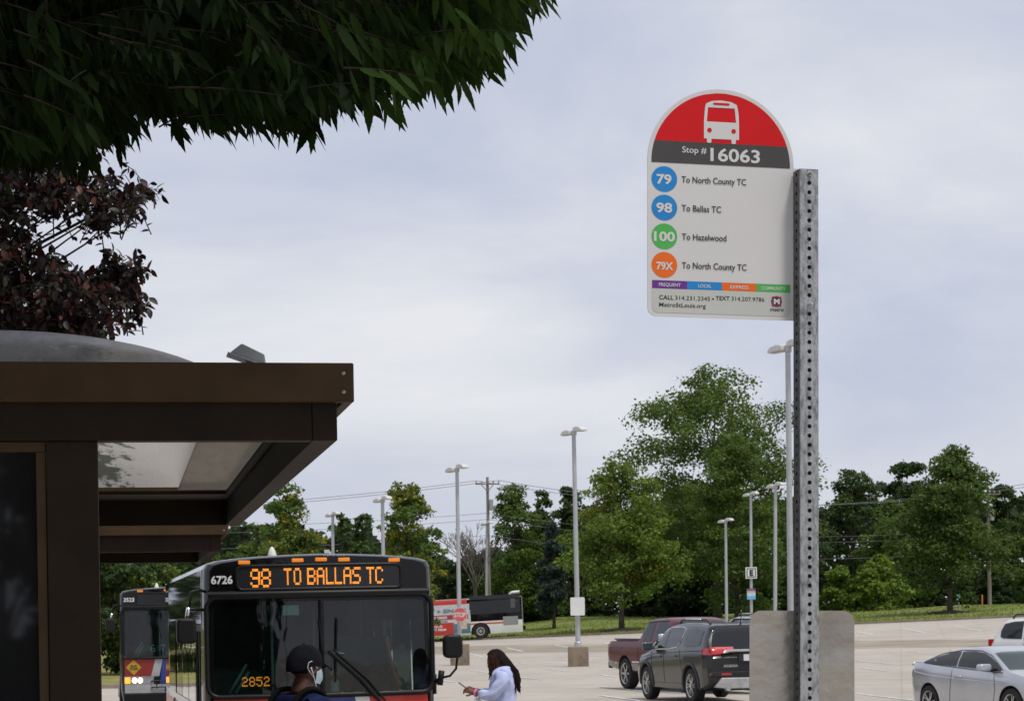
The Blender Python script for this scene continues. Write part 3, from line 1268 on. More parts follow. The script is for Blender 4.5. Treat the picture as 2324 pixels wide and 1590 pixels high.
    def bz_(px, py):
        return 2.13 + (1405 - py - .016 * (px - 1162)) / 205
    if dest:
        for ch, a, b_ in (('9', 812, 864), ('8', 868, 922), ('T', 992, 1033), ('O', 1045, 1085), ('B', 1118, 1163), ('A', 1170, 1212), ('L', 1220, 1262),
                          ('L', 1268, 1308), ('A', 1316, 1360), ('S', 1366, 1412), ('T', 1443, 1487), ('C', 1493, 1536)):
            lm = MB()
            xa, xb = bx_((400 + .7315 * a) * .5674), bx_((400 + .7315 * b_) * .5674)
            z0, z1 = (2.535, 2.742) if ch in '98' else (2.555, 2.742)
            led(lm, ch, xa, xb, z0, z1, lambda x, z: P(x, z, .0155))
            lm.build('lettering', M_LED, dso)
        lm = MB()
        for k, ch in enumerate('2852'):
            x0 = bx_(541 + k * 16.2)
            led(lm, ch, x0, x0 + .064, 1.44, 1.545, lambda x, z: P(x, z, -.035))
        lm.build('run_number', M_LED, root)
    else:
        lm = MB()
        for k, ch in enumerate(run):
            x0 = -.62 + k * .22
            led(lm, ch, x0, x0 + .10, 1.46, 1.62, lambda x, z: P(x, z, -.02), 1)
        lm.build('run_number', mat('led_unlit_green', (.35, .5, .45), .5, emit=(.5, .8, .7), estr=.12), root)
    nm = MB()
    put_text(nm, number, -1.20, -.965, 2.585, .085, 0, .03, place=lambda x, y, z: (x, fy(x) - .012 - max(0, abs(x) - 1.1) * -.02, z))
    nm.build('fleet_number', M_NUM, root)
    for x in (-.835, -.247, .013, .27, .84):
        ml = MB()
        z = 2.833 - .022 * abs(x)
        ml.box(x - .065, x + .065, fy(x) - .022, fy(x) + .03, z - .021, z + .021)
        ml.build('marker_lamp', M_AMBER, root, bevel=.008)
    # wipers
    wp = MB()

    def pp(px, py, o):
        return P(bx_(px) + .016 * (1310 - py) / 203, bz_(px, py), o)
    wp.tube([pp(716, 1405, .05), pp(727, 1500, .05)], .010, 6)
    wp.tube([pp(757, 1402, .05), pp(753, 1548, .05)], .012, 6)
    wp.tube([pp(742, 1480, .06), pp(772, 1484, .06)], .016, 6)
    wp.tube([pp(740, 1478, .065), pp(810, 1540, .06), pp(855, 1592, .05)], .022, 6)
    wp.tube([pp(750, 1475, .07), pp(830, 1545, .065), pp(868, 1592, .05)], .012, 6)
    wp.build('wipers', M_PLAST, root, sm=40)
    # lower front: livery, lamps, bumper
    low = MB()

    def quad(mb, pts, off=.006):
        xs_ = [p[0] for p in pts]
        mb.add([P(x, z, off) for x, z in pts], [tuple(range(len(pts)))])

    def strip(mb, xa0, xb0, xa1, xb1, z0, z1, off=.006, n=10):
        mb.grid([[P(lerp(xa0, xb0, k / n), z0, off) for k in range(n + 1)], [P(lerp(xa1, xb1, k / n), z1, off) for k in range(n + 1)]])
    for nm_, m_, q_ in (('livery_red', M_BUSR_, (-1.20, -.62, -1.20, -.52)), ('livery_red', M_BUSR_, (.62, 1.2, .52, 1.2)),
                        ('livery_white', M_BUSW_, (-.62, -.44, -.52, -.36)), ('livery_white', M_BUSW_, (.44, .62, .36, .52))):
        a = MB()
        strip(a, *q_, .92, 1.30)
        a.build(nm_, m_, root)
    a = MB()
    strip(a, -.44, .44, -.36, .36, .60, 1.30)
    a.build('livery_blue', M_BUSB, root)
    a = MB()
    strip(a, -1.2, 1.2, -1.2, 1.2, .62, .74, .05)
    strip(a, -1.2, 1.2, -1.2, 1.2, .50, .62, .07)
    a.build('front_bumper', M_BUSW_, root)
    a = MB()
    a.grid([[P(-1.22 + 2.44 * k / 12, z, o_) for k in range(13)] for z, o_ in ((.28, .10), (.30, .14), (.52, .15), (.55, .10))])
    a.build('lower_bumper', M_RUB, root)
    for sg in (-1, 1):
        a = MB()
        xa, xb = (-1.21, -.56) if sg < 0 else (.56, 1.21)
        strip(a, xa, xb, xa, xb, .74, .92, .012)
        hl = a.build('headlamp', M_LENS, root)
        a = MB()
        strip(a, sg * 1.20, sg * 1.08, sg * 1.20, sg * 1.08, .76, .90, .02, 3)
        a.build('turn_signal', M_AMBER if far else mat('lit_turn_signal', (1, .4, .05), .4, emit=(1, .32, .03), estr=1.2), hl)
        for c_ in (.985, .86):
            a = MB()
            a.add([P(sg * c_ + .055 * math.cos(t), .83 + .062 * math.sin(t), .022) for t in [2 * math.pi * k / 14 for k in range(14)]], [tuple(range(14))])
            a.build('headlamp_bulb', M_LAMPON, hl)
    a = MB()
    a.add([P(-1.0 + .17 * math.cos(t), 1.12 + .17 * math.sin(t), .012) for t in (0, math.pi / 2, math.pi, 3 * math.pi / 2)], [(0, 1, 2, 3)])
    wd = a.build('warning_diamond', M_YEL_, root)
    a = MB()
    put_text(a, 'BUS', -1.07, -.93, 1.13, .045, 0, .03, place=lambda x, y, z: P(x, z, .015))
    put_text(a, 'STOPS', -1.09, -.91, 1.065, .045, 0, .03, place=lambda x, y, z: P(x, z, .015))
    a.build('lettering', M_BLACKINK, wd)
    rk = MB()
    for zz in (.66, .80):
        rk.tube([(-.62, -.12, zz), (-.55, -.28, zz + .02), (.55, -.28, zz + .02), (.62, -.12, zz)], .016, 6)
    for xx in (-.5, -.17, .17, .5):
        rk.tube([(xx, -.27, .64), (xx, -.27, .86)], .014, 6)
    rk.tube([(-.3, -.14, .55), (-.3, -.28, .67)], .02, 6)
    rk.tube([(.3, -.14, .55), (.3, -.28, .67)], .02, 6)
    rk.build('bicycle_rack', M_PLAST, root)
    # mirrors
    a = MB()
    a.tube([(-1.26, .02, 2.50), (-1.33, -.10, 2.52), (-1.43, -.16, 2.50), (-1.45, -.16, 2.34)], .016, 8)
    a.tube([(-1.27, .04, 2.30), (-1.45, -.16, 2.31)], .018, 8)
    a.build('mirror_arm', M_PLAST, root, sm=True)
    a = MB()
    a.tube([(-1.46, -.16, 2.33), (-1.47, -.16, 2.27), (-1.48, -.16, 2.20)], .024, 8)
    a.build('mirror_clamp', M_CHROME, root, sm=True)
    a = MB()
    a.prism(rrect(-1.60, -1.385, 1.93, 2.21, .05, 5), -.24, -.10)
    mh = a.build('mirror', M_PLAST, root, sm=35, bevel=.03, seg=3)
    a = MB()
    a.tube([(1.25, .0, 1.43), (1.33, -.08, 1.45), (1.36, -.10, 1.50)], .030, 8)
    a.tube([(1.33, -.1, 1.40), (1.35, -.12, 1.56)], .035, 8)
    a.tube([(1.35, -.10, 1.48), (1.44, -.14, 1.50), (1.51, -.15, 1.58), (1.53, -.15, 1.72)], .014, 8)
    a.tube([(1.28, -.02, 1.30), (1.28, -.05, 1.52)], .025, 6)
    a.build('mirror_arm', M_PLAST, root, sm=True)
    a = MB()
    a.prism(rrect(1.365, 1.585, 1.70, 1.965, .06, 5), -.22, -.09)
    a.build('mirror', M_PLAST, root, sm=35, bevel=.03, seg=3)
    # side glass and door leaves
    for k in range(nwin):
        a_ = 1.75 + k * step
        for sg in (-1, 1):
            gl = MB()
            gl.add([(sg * 1.297, a_, 1.20), (sg * 1.297, a_ + step - .08, 1.20), (sg * 1.288, a_ + step - .08, 2.15), (sg * 1.288, a_, 2.15)], [(0, 1, 2, 3)])
            gl.build('side_window', M_SIDEG, root)
    gl = MB()
    gl.add([(1.297, .42, 1.20), (1.297, 1.5, 1.20), (1.288, 1.5, 2.15), (1.288, .42, 2.15)], [(0, 1, 2, 3)])
    gl.build('side_window', M_SIDEG, root)
    dr = MB()
    for ya, yb in ((.44, .95), (.97, 1.48)):
        dr.box(-1.29, -1.27, ya, ya + .05, .32, 2.14)
        dr.box(-1.29, -1.27, yb - .05, yb, .32, 2.14)
        dr.box(-1.29, -1.27, ya + .051, yb - .051, .32, .40)
        dr.box(-1.29, -1.27, ya + .051, yb - .051, 2.06, 2.14)
    do_ = dr.build('door', M_RUB, root)
    dg_ = MB()
    for ya, yb in ((.49, .90), (1.02, 1.43)):
        dg_.add([(-1.278, ya, .40), (-1.278, yb, .40), (-1.278, yb, 2.06), (-1.278, ya, 2.06)], [(0, 1, 2, 3)])
    dg_.build('door_glass', M_SIDEG, do_)
    # stripe down both sides
    st = MB()
    for sg in (-1, 1):
        y0 = 1.55 if sg < 0 else .5
        st.add([(sg * 1.309, y0, .98), (sg * 1.309, L - .3, .98), (sg * 1.309, L - .3, 1.10), (sg * 1.309, y0, 1.10)], [(0, 1, 2, 3)])
    st.build('side_stripe', M_BUSO, root)
    # wheels under black arches
    for yw in (2.45, L - 3.0):
        for sg in (-1, 1):
            ar = MB()
            out = [(yw + .68 * math.cos(t), .5 + .62 * math.sin(t)) for t in [math.pi * k / 8 for k in range(9)]] + [(yw - .68, .29), (yw + .68, .29)]
            ar.prism(out, sg * 1.292, sg * 1.318, 'YZ')
            ar.build('wheel_arch', M_RUB, root)
            wh = MB()
            wh.lathe([(.3, 0), (.48, 0), (.50, .03), (.50, .25), (.48, .28), (.3, .28)], 28, 'X')
            wo = wh.build('wheel', M_TYRE, root, sm=40)
            wo.location = (1.07 if sg > 0 else -1.35, yw, .5)
            hb = MB()
            hb.lathe([(.29, 0), (.29, .02), (.25, .03), (.20, .0), (.12, .0), (.11, .05), (.03, .055)], 22, 'X', (.275, 0, 0) if sg > 0 else (0, 0, 0))
            if sg < 0:
                for i, v in enumerate(hb.v):
                    hb.v[i] = Vector((-v.x + .005, v.y, v.z))
            hb.build('rim', mat('bus_rim', (.42, .41, .39), .4, .6, var=.2), wo, sm=40)
    # roof fittings
    rf = MB()
    rf.lathe([(.05, 0), (.05, .03), (.035, .08), (.02, .11), (.005, .125)], 10, 'Z', (-.47, .5, 2.88))
    rf.build('roof_antenna', mat('antenna_white', (.75, .73, .66), .5), root, sm=True)
    rf = MB()
    rf.box(.18, .24, .8, .86, 2.89, 2.95)
    rf.box(.16, .22, .78, .80, 2.93, 2.97)
    rf.build('roof_camera', mat('antenna_white', (.75, .73, .66), .5), root)
    # cab: dash, rails, seats
    it = MB()
    it.box(-1.2, 1.2, .15, .75, .4, 1.28)
    it.box(-1.22, 1.22, L - 1.4, L - 1.3, .4, 2.4)
    it.box(.25, 1.05, 1.7, 1.8, .5, 1.95)
    it.grid([[(-.9 + 1.6 * k / 10, .40, 1.28 + .20 * math.sin(math.pi * k / 10)) for k in range(11)], [(-.9 + 1.6 * k / 10, .9, 1.28 + .20 * math.sin(math.pi * k / 10)) for k in range(11)]])
    for k in range(6):
        yy = 2.6 + k * .85
        for xx in (-.85, .85):
            it.box(xx - .4, xx + .4, yy, yy + .12, .5, 1.55)
    it.build('interior', M_INT, root)
    for pts_ in ([(-1.0, .28, 1.36), (-.80, .34, 1.68)], [(-.93, .28, 1.36), (-.78, .30, 1.60)], [(-.42, 1.3, .6), (-.42, 1.3, 2.4)],
                 [(.14, 1.9, 1.0), (.14, 1.9, 2.3)], [(.75, 2.2, .6), (.75, 2.2, 2.4)]):
        rl = MB()
        rl.tube(pts_, .016, 8)
        rl.build('grab_rail', M_POLE, root, sm=True)
    wl = MB()
    tor = [(.66 + .23 * math.cos(t), .62 - .1 * math.sin(t), 1.36 + .20 * math.sin(t)) for t in [2 * math.pi * k / 24 for k in range(25)]]
    wl.tube(tor, .018, 6, False)
    wl.build('steering_wheel', M_PLAST, root, sm=True)
    return root


bus_group = 'city buses with black fronts'
busA = make_bus('city_bus', 'black fronted city bus with orange destination letters, nearest of the buses', '6726', True, '', 9.8, bus_group)
busA.location = ((722 - 1162 + .016 * 95) / 205 + .0, 24.4 + .26, -.28)
busA.rotation_euler = (0, R(-.35), R(11.4))
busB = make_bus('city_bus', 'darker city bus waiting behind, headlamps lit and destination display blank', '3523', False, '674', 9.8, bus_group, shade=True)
pB = at(272, 1500, 49)
busB.location = (pB.x + 1.27 + .0, 49.3, -.20)
busB.rotation_euler = (0, 0, R(9))
# the near bus shows a poster and dash clutter
ps = MB()
ps.grid([[(-1.312, y, z) for y in (1.62, 2.2)] for z in (.42, .62)])
pso = ps.build('side_poster', M_YEL, busA)
ps = MB()
ps.add([(-1.314, 1.62, .50), (-1.314, 2.2, .50), (-1.314, 2.2, .56), (-1.314, 1.62, .56)], [(0, 1, 2, 3)])
ps.build('poster_band', M_BUSR, pso)
ck = MB()
ck.lathe([(.045, 0), (.048, .02), (.048, .16), (.02, .20), (.02, .23)], 12, 'Z', (0.0, 0, 0))
ck.build('dash_bottle', mat('bottle_teal', (.18, .42, .40), .35), busA).location = (-.13, .2, 1.29)
ck = MB()
ck.lathe([(.05, 0), (.055, .02), (.05, .13), (.02, .17), (.02, .2)], 12, 'Z')
ck.build('dash_bottle', M_BUSW, busA).location = (.18, .22, 1.33)
ck = MB()
ck.box(-.03, .05, -.02, .02, 0, .06)
ck.build('bottle_trigger', M_BUSR, busA).location = (.16, .22, 1.53)
ck = MB()
ck.tube([(.80, .35, 1.95), (.86, .33, 1.6), (.93, .3, 1.36)], [.03, .012, .03], 6)
ck.build('strap', mat('strap_orange', (.55, .14, .05), .7), busA)
nt_ = MB()
nt_.grid([[P_ for P_ in ((-.42, fy(-.42) + .02, z), (-.24, fy(-.24) + .02, z))] for z in (2.22, 2.33)])
nt_.build('windscreen_notice', mat('notice_pale', (.42, .52, .47), .6), busA)

busC = make_bus('city_bus', 'distant white city bus carrying a red and white advert on its side', '3511', False, '524', 12.0, 'city buses with black fronts', far=True)
pC = at(1194, 1447, 157)
# its near side carries the advert; lengths run along local y, the near side is +x



def adz(py):
    return (705 - py) / 410 * 2.52 + .33


def ady(px):
    return 12.0 - 3.0 - (825 - px) * .3442 * .5674 / 31.7


XA = 1.3085


def adq(mb, x0, x1, y0, y1, lay=0):
    a, b_ = ady(x0), ady(x1)
    zz = [adz(y0), adz(y1)]

    def X(z):
        return interp(z, sorted((p[1], p[0]) for p in RING[:10])) + .006 + lay * .003
    n_ = 6
    mb.grid([[(X(lerp(zz[0], zz[1], k / n_)), a, lerp(zz[0], zz[1], k / n_)), (X(lerp(zz[0], zz[1], k / n_)), b_, lerp(zz[0], zz[1], k / n_))] for k in range(n_ + 1)])


a = MB()
adq(a, -600, 715, 700, 292)
adv = a.build('advert', M_ADGREY, busC)
a = MB()
adq(a, -600, 682, 352, 296, 1)
adq(a, -600, 520, 704, 560, 1)
a.build('advert_band', M_BUSR, adv)
a = MB()
adq(a, -600, 690, 524, 470, 1)
a.build('advert_band', mat('printed_dark_red', (.34, .04, .04), .5), adv)
a = MB()
adq(a, 512, 705, 690, 578, 2)
a.build('advert_suit', M_TEAL, adv)
a = MB()
adq(a, 585, 668, 640, 510, 3)
a.build('advert_hair', M_HAIRAD, adv)
a = MB()
adq(a, 592, 628, 600, 505, 4)
a.build('advert_face', M_SKINAD, adv)


def adtext(body, x0, x1, base, cap, m, bold=.03):
    mb = MB()
    put_text(mb, body, ady(x0), ady(x1), adz(base), cap / 410 * 2.52, 0, bold, place=lambda x, y, z: (XA + .016 - max(0, z - 2.3) * .13, x, z))
    mb.build('lettering', m, adv)


adtext('Justice + Results', 30, 465, 346, 34, M_NUM)
adtext('TT + SINGER', 205, 680, 445, 42, M_TEAL)
adtext('588-1000', 140, 445, 513, 30, M_NUM)
adtext('RYLAW.COM', 205, 445, 556, 24, M_TEAL, .02)
adtext('ST. LOUIS', 205, 385, 612, 26, M_NUM)
adtext('LAW FIRM', 222, 425, 650, 26, M_NUM)
a = MB()
adq(a, 705, 1290, 478, 268, 0)
a.build('dark_side_panel', mat('bus_side_black', (.018, .02, .028), .35, var=.1, scale=1), busC)
a = MB()
adq(a, 1185, 1235, 425, 320, 2)
a.build('rear_vent', mat('vent_grey', (.10, .09, .085), .6), busC)
a = MB()
adq(a, 1090, 1262, 622, 522, 1)
a.build('engine_grille', M_GRILL, busC)
a = MB()
a.box(1.27, 1.30, 11.55, 11.65, 2.52, 2.58)
a.build('tail_marker', M_BUSR, busC)
a = MB()
a.tube([(1.0, 11.2, 2.85), (1.0, 11.2, 3.05), (1.0, 11.35, 3.13), (1.0, 11.9, 3.16)], [.10, .10, .11, .11], 10)
a.build('exhaust_stack', mat('antenna_white', (.75, .73, .66), .5), busC, sm=True)
a = MB()
a.box(-1.2, 1.2, 11.99, 12.16, .45, .75)
a.build('rear_bumper', M_RUB, busC, bevel=.03)
busC.rotation_euler = (R(2.2), 0, R(-91.5))
rw = 9.0
pc = at(1100, 1447, 157)
busC.location = (pc.x - rw - .2, 157 + 1.3, pc.z - .35)
# ------------------------------------------------------------------ vehicles
def paint(name, c, rough=.28, metal=.5):
    return mat(name, c, rough, metal, var=.05, scale=1.5, coat=.8)


M_CARGL = glass_mat('car_glass', (.20, .24, .24), .55, .01, 1.6, base=(.008, .009, .010))
M_CARGL2 = glass_mat('car_glass_clear', (.40, .50, .48), .75, .01, 1.6, base=(.02, .025, .024))
M_TRIM = mat('trim_black', (.016, .016, .017), .45, var=.1)
M_TAIL = mat('tail_lamp_red', (.50, .008, .012), .2, var=.1, scale=8, coat=1)
M_SILV = mat('silver_plastic', (.42, .42, .42), .4, .4)
M_PLATE = mat('plate_white', (.6, .6, .6), .5)
M_UNDER = mat('underbody', (.02, .018, .016), .9)


def smooth_prof(pts, w=.06):
    def f(x):
        return sum(interp(x + d * w, pts) * k for d, k in ((-1, .2), (-.5, .2), (0, .2), (.5, .2), (1, .2)))
    return f


class Car:
    def __init__(s, L, W, top, belt, sill, plan, tumble=.34, wheels=(1.4, -1.4), wr=.36, arch=.43):
        s.L, s.W = L, W
        s.top, s.belt, s.sill, s.plan = smooth_prof(top), smooth_prof(belt), smooth_prof(sill), smooth_prof(plan, .03)
        s.tumble, s.wheels, s.wr, s.arch = tumble, wheels, wr, arch

    def section(s, x):
        hw = s.W / 2 * s.plan(x)
        z0, zb, zt = s.sill(x), s.belt(x), s.top(x)
        zb = min(zb, zt - .03)
        g = zt - zb
        yt = hw * .955 - g * s.tumble
        return [(hw * .90, z0), (hw * .965, z0 + .05), (hw * .985, z0 + .3 * (zb - z0)), (hw * 1.0, z0 + .55 * (zb - z0)), (hw * .998, z0 + .78 * (zb - z0)),
                (hw * .985, zb - .04), (hw * .955, zb), (lerp(hw * .955, yt, .5) + .012 * min(1, g / .4), zb + .5 * g * .9), (yt, zb + .86 * g),
                (yt - .05, zb + .945 * g), (yt - .14, zb + .985 * g), (yt * .5, zt), (0, zt + .004)]

    def side_y(s, x, z):
        sec = s.section(x)
        for (a, b), (c, d) in zip(sec, sec[1:]):
            if b <= z <= d and d > b:
                return a + (c - a) * (z - b) / (d - b)
        return sec[0][0] if z < sec[0][1] else sec[8][0]

    def top_z(s, x, y):
        sec = s.section(x)[6:]
        y = abs(y)
        for (a, b), (c, d) in zip(sec, sec[1:]):
            if c <= y <= a and a > c:
                return b + (d - b) * (a - y) / (a - c)
        return sec[0][1]

    def body(s, stations, m, root, m2=None, split=None):
        mb = MB()
        rows = []
        for x in stations:
            sec = s.section(x)
            rows.append([(x, y, z) for y, z in sec] + [(x, -y, z) for y, z in reversed(sec[:-1])])
        mb.grid(rows)
        n = len(rows[0])
        b0 = len(mb.v) - len(rows) * n
        mb.f.append([b0 + k for k in range(n)])
        mb.mi.append(0)
        mb.f.append([b0 + (len(rows) - 1) * n + k for k in reversed(range(n))])
        mb.mi.append(0)
        for i in range(len(rows) - 1):
            mb.f.append([b0 + i * n, b0 + (i + 1) * n, b0 + (i + 1) * n + n - 1, b0 + i * n + n - 1])
            mb.mi.append(0)
        o = mb.build('body', [m, M_UNDER] + ([m2] if m2 else []), root)
        # wheel wells are cut out
        cut = MB()
        for wx in s.wheels:
            for sg in (-1, 1):
                cut.lathe([(s.arch, 0), (s.arch, .42)], 32, 'Y', (wx, sg * (s.W / 2 + .05) - (.42 if sg > 0 else 0), s.wr))
        co = cut.build('wheel_well', M_UNDER)
        md = o.modifiers.new('wells', 'BOOLEAN')
        md.operation = 'DIFFERENCE'
        md.object = co
        md.solver = 'EXACT'
        dg = bpy.context.evaluated_depsgraph_get()
        me = bpy.data.meshes.new_from_object(o.evaluated_get(dg))
        o.modifiers.clear()
        o.data = me
        bpy.data.objects.remove(co)
        idx = []
        mi = [p.material_index for p in me.polygons]
        for p in me.polygons:
            c = p.center
            for wx in s.wheels:
                if (c.x - wx) ** 2 + (c.z - s.wr) ** 2 < (s.arch - .004) ** 2 or (abs(math.hypot(c.x - wx, c.z - s.wr) - s.arch) < .012 and abs(p.normal.y) < .5 and abs(c.y) < s.W / 2):
                    mi[p.index] = 1
            if split and c.z < split and mi[p.index] == 0:
                mi[p.index] = 2
        while len(me.materials) < (3 if m2 else 2):
            me.materials.append(M_UNDER)
        me.polygons.foreach_set('material_index', mi)
        me.polygons.foreach_set('use_smooth', [True] * len(me.polygons))
        me.set_sharp_from_angle(angle=R(32))
        s.root, s.b = root, o
        return o

    def window(s, cols, m, name, sides=(-1, 1), off=.006, parent=None):
        """cols: (x, z low, z high) from one end of the pane to the other"""
        out = []
        for sg in sides:
            mb = MB()
            mb.grid([[(x, sg * (s.side_y(x, lerp(a, b, k / 5)) + off), lerp(a, b, k / 5)) for k in range(6)] for x, a, b in cols])
            out.append(mb.build(name, m, parent or s.root, sm=True))
        return out

    def toppane(s, xa, xb, wf, m, name, off=.008, n=10, wf2=None):
        mb = MB()
        rows = []
        for i in range(n + 1):
            x = lerp(xa, xb, i / n)
            sec = s.section(x)
            ww = sec[8][0] * lerp(wf, wf2 or wf, i / n)
            dz = (s.top(x + .02) - s.top(x - .02)) / .04
            nx, nz = -dz / math.hypot(dz, 1), 1 / math.hypot(dz, 1)
            rows.append([(x + nx * off, t * ww, s.top_z(x, t * ww) + nz * off) for t in [-1, -.8, -.5, -.2, .2, .5, .8, 1]])
        mb.grid(rows)
        return mb.build(name, m, s.root, sm=True)

    def line(s, pts, name='panel_gap', r=.006, m=None, sides=(-1, 1), off=.001):
        for sg in sides:
            mb = MB()
            dense = []
            for (a, b) in zip(pts, pts[1:]):
                for k in range(6):
                    x, z = lerp(a[0], b[0], k / 6), lerp(a[1], b[1], k / 6)
                    dense.append((x, sg * (s.side_y(x, z) + off), z))
            x, z = pts[-1]
            dense.append((x, sg * (s.side_y(x, z) + off), z))
            mb.tube(dense, r, 5)
            o = mb.build(name, m or M_TRIM, s.root)
        return o

    def wheelset(s, rim, spokes=5, width=.22, twin=True):
        for wx in s.wheels:
            for sg in (-1, 1):
                r = s.wr
                mb = MB()
                mb.lathe([(r * .64, .05), (r * .66, 0), (r * .93, -.005), (r, .03), (r, width - .03), (r * .93, width), (r * .66, width), (r * .64, width - .05)], 28, 'Y', caps=False)
                o = mb.build('wheel', M_TYRE, s.root, sm=40)
                o.location = (wx, sg * (s.W / 2 - .015) - (width if sg > 0 else 0), r)
                rb = MB()
                q = r * .67
                y0 = width + .002 if sg > 0 else -.002
                d = -1 if sg > 0 else 1
                def ly(h):
                    return y0 + d * h
                # barrel, lip, hub and spokes
                for (r1, h1, r2, h2) in ((q, 0, q * .93, .012), (q * .93, .012, q * .90, .10), (q * .90, .10, .01, .10)):
                    n_ = 24
                    vs = [(r1 * math.cos(2 * math.pi * k / n_), ly(h1), r1 * math.sin(2 * math.pi * k / n_)) for k in range(n_)] \
                        + [(r2 * math.cos(2 * math.pi * k / n_), ly(h2), r2 * math.sin(2 * math.pi * k / n_)) for k in range(n_)]
                    rb.m = 1 if r2 < .02 else 0
                    rb.add(vs, [(k, (k + 1) % n_, (k + 1) % n_ + n_, k + n_) for k in range(n_)])
                rb.m = 0
                for k in range(spokes):
                    a0 = 2 * math.pi * k / spokes
                    offs = (-.16, .16) if twin else (0,)
                    for da in offs:
                        wsp = .16 if twin else .26
                        a = a0 + da
                        pts = []
                        for rr_, hw_ in ((q * .18, .5), (q * .55, .32), (q * .93, .30)):
                            pts.append((rr_, hw_ * q * wsp))
                        L_, R_ = [], []
                        for rr_, h in pts:
                            ca_, sa_ = math.cos(a), math.sin(a)
                            L_.append((rr_ * ca_ - h * sa_, ly(.012 + .02 * (1 - rr_ / q)), rr_ * sa_ + h * ca_))
                            R_.append((rr_ * ca_ + h * sa_, ly(.012 + .02 * (1 - rr_ / q)), rr_ * sa_ - h * ca_))
                        rb.add(L_ + R_, [(0, 1, 4, 3), (1, 2, 5, 4)])
                n_ = 14
                rb.add([(q * .22 * math.cos(2 * math.pi * k / n_), ly(.008), q * .22 * math.sin(2 * math.pi * k / n_)) for k in range(n_)], [tuple(range(n_))])
                rb.build('rim', [rim, M_TYRE], o)

    def mirror(s, x, z, m, sides=(-1, 1), size=(.10, .24, .17), foot=M_TRIM):
        for sg in sides:
            y = s.side_y(x, z - .05)
            mb = MB()
            mb.tube([(x, sg * (y - .03), z - .06), (x - .02, sg * (y + .08), z - .03)], .03, 8)
            arm = mb.build('mirror_arm', foot, s.root)
            mb = MB()
            a, b_, c = size
            yc = y + .05 + b_ / 2
            pts = rrect(-b_ / 2, b_ / 2, -c / 2, c / 2, min(a, c) * .42, 4)
            mb.prism([(sg * (yc + p[0]), z + p[1]) for p in pts], x - a / 2, x + a / 2, 'YZ')
            mb.build('wing_mirror', m, s.root, sm=40, bevel=.025, seg=3)

    def handle(s, x, z, sides=(-1, 1), m=None, w=.19):
        for sg in sides:
            mb = MB()
            pts = [(x - w / 2, z - .012), (x - w * .3, z + .006), (x + w * .3, z + .010), (x + w / 2, z - .006)]
            mb.tube([(a, sg * (s.side_y(a, b) + (.012 if 0 < i < 3 else 0)), b) for i, (a, b) in enumerate(pts)], .018, 6)
            mb.build('door_handle', m or M_TRIM, s.root, sm=True)


def stations(L, extra=(), n=46):
    xs_ = [-L / 2 + L * k / n for k in range(n + 1)] + list(extra)
    xs_ = sorted(set(round(v, 4) for v in xs_))
    out = [xs_[0]]
    for v in xs_[1:]:
        if v - out[-1] > .004:
            out.append(v)
    return out


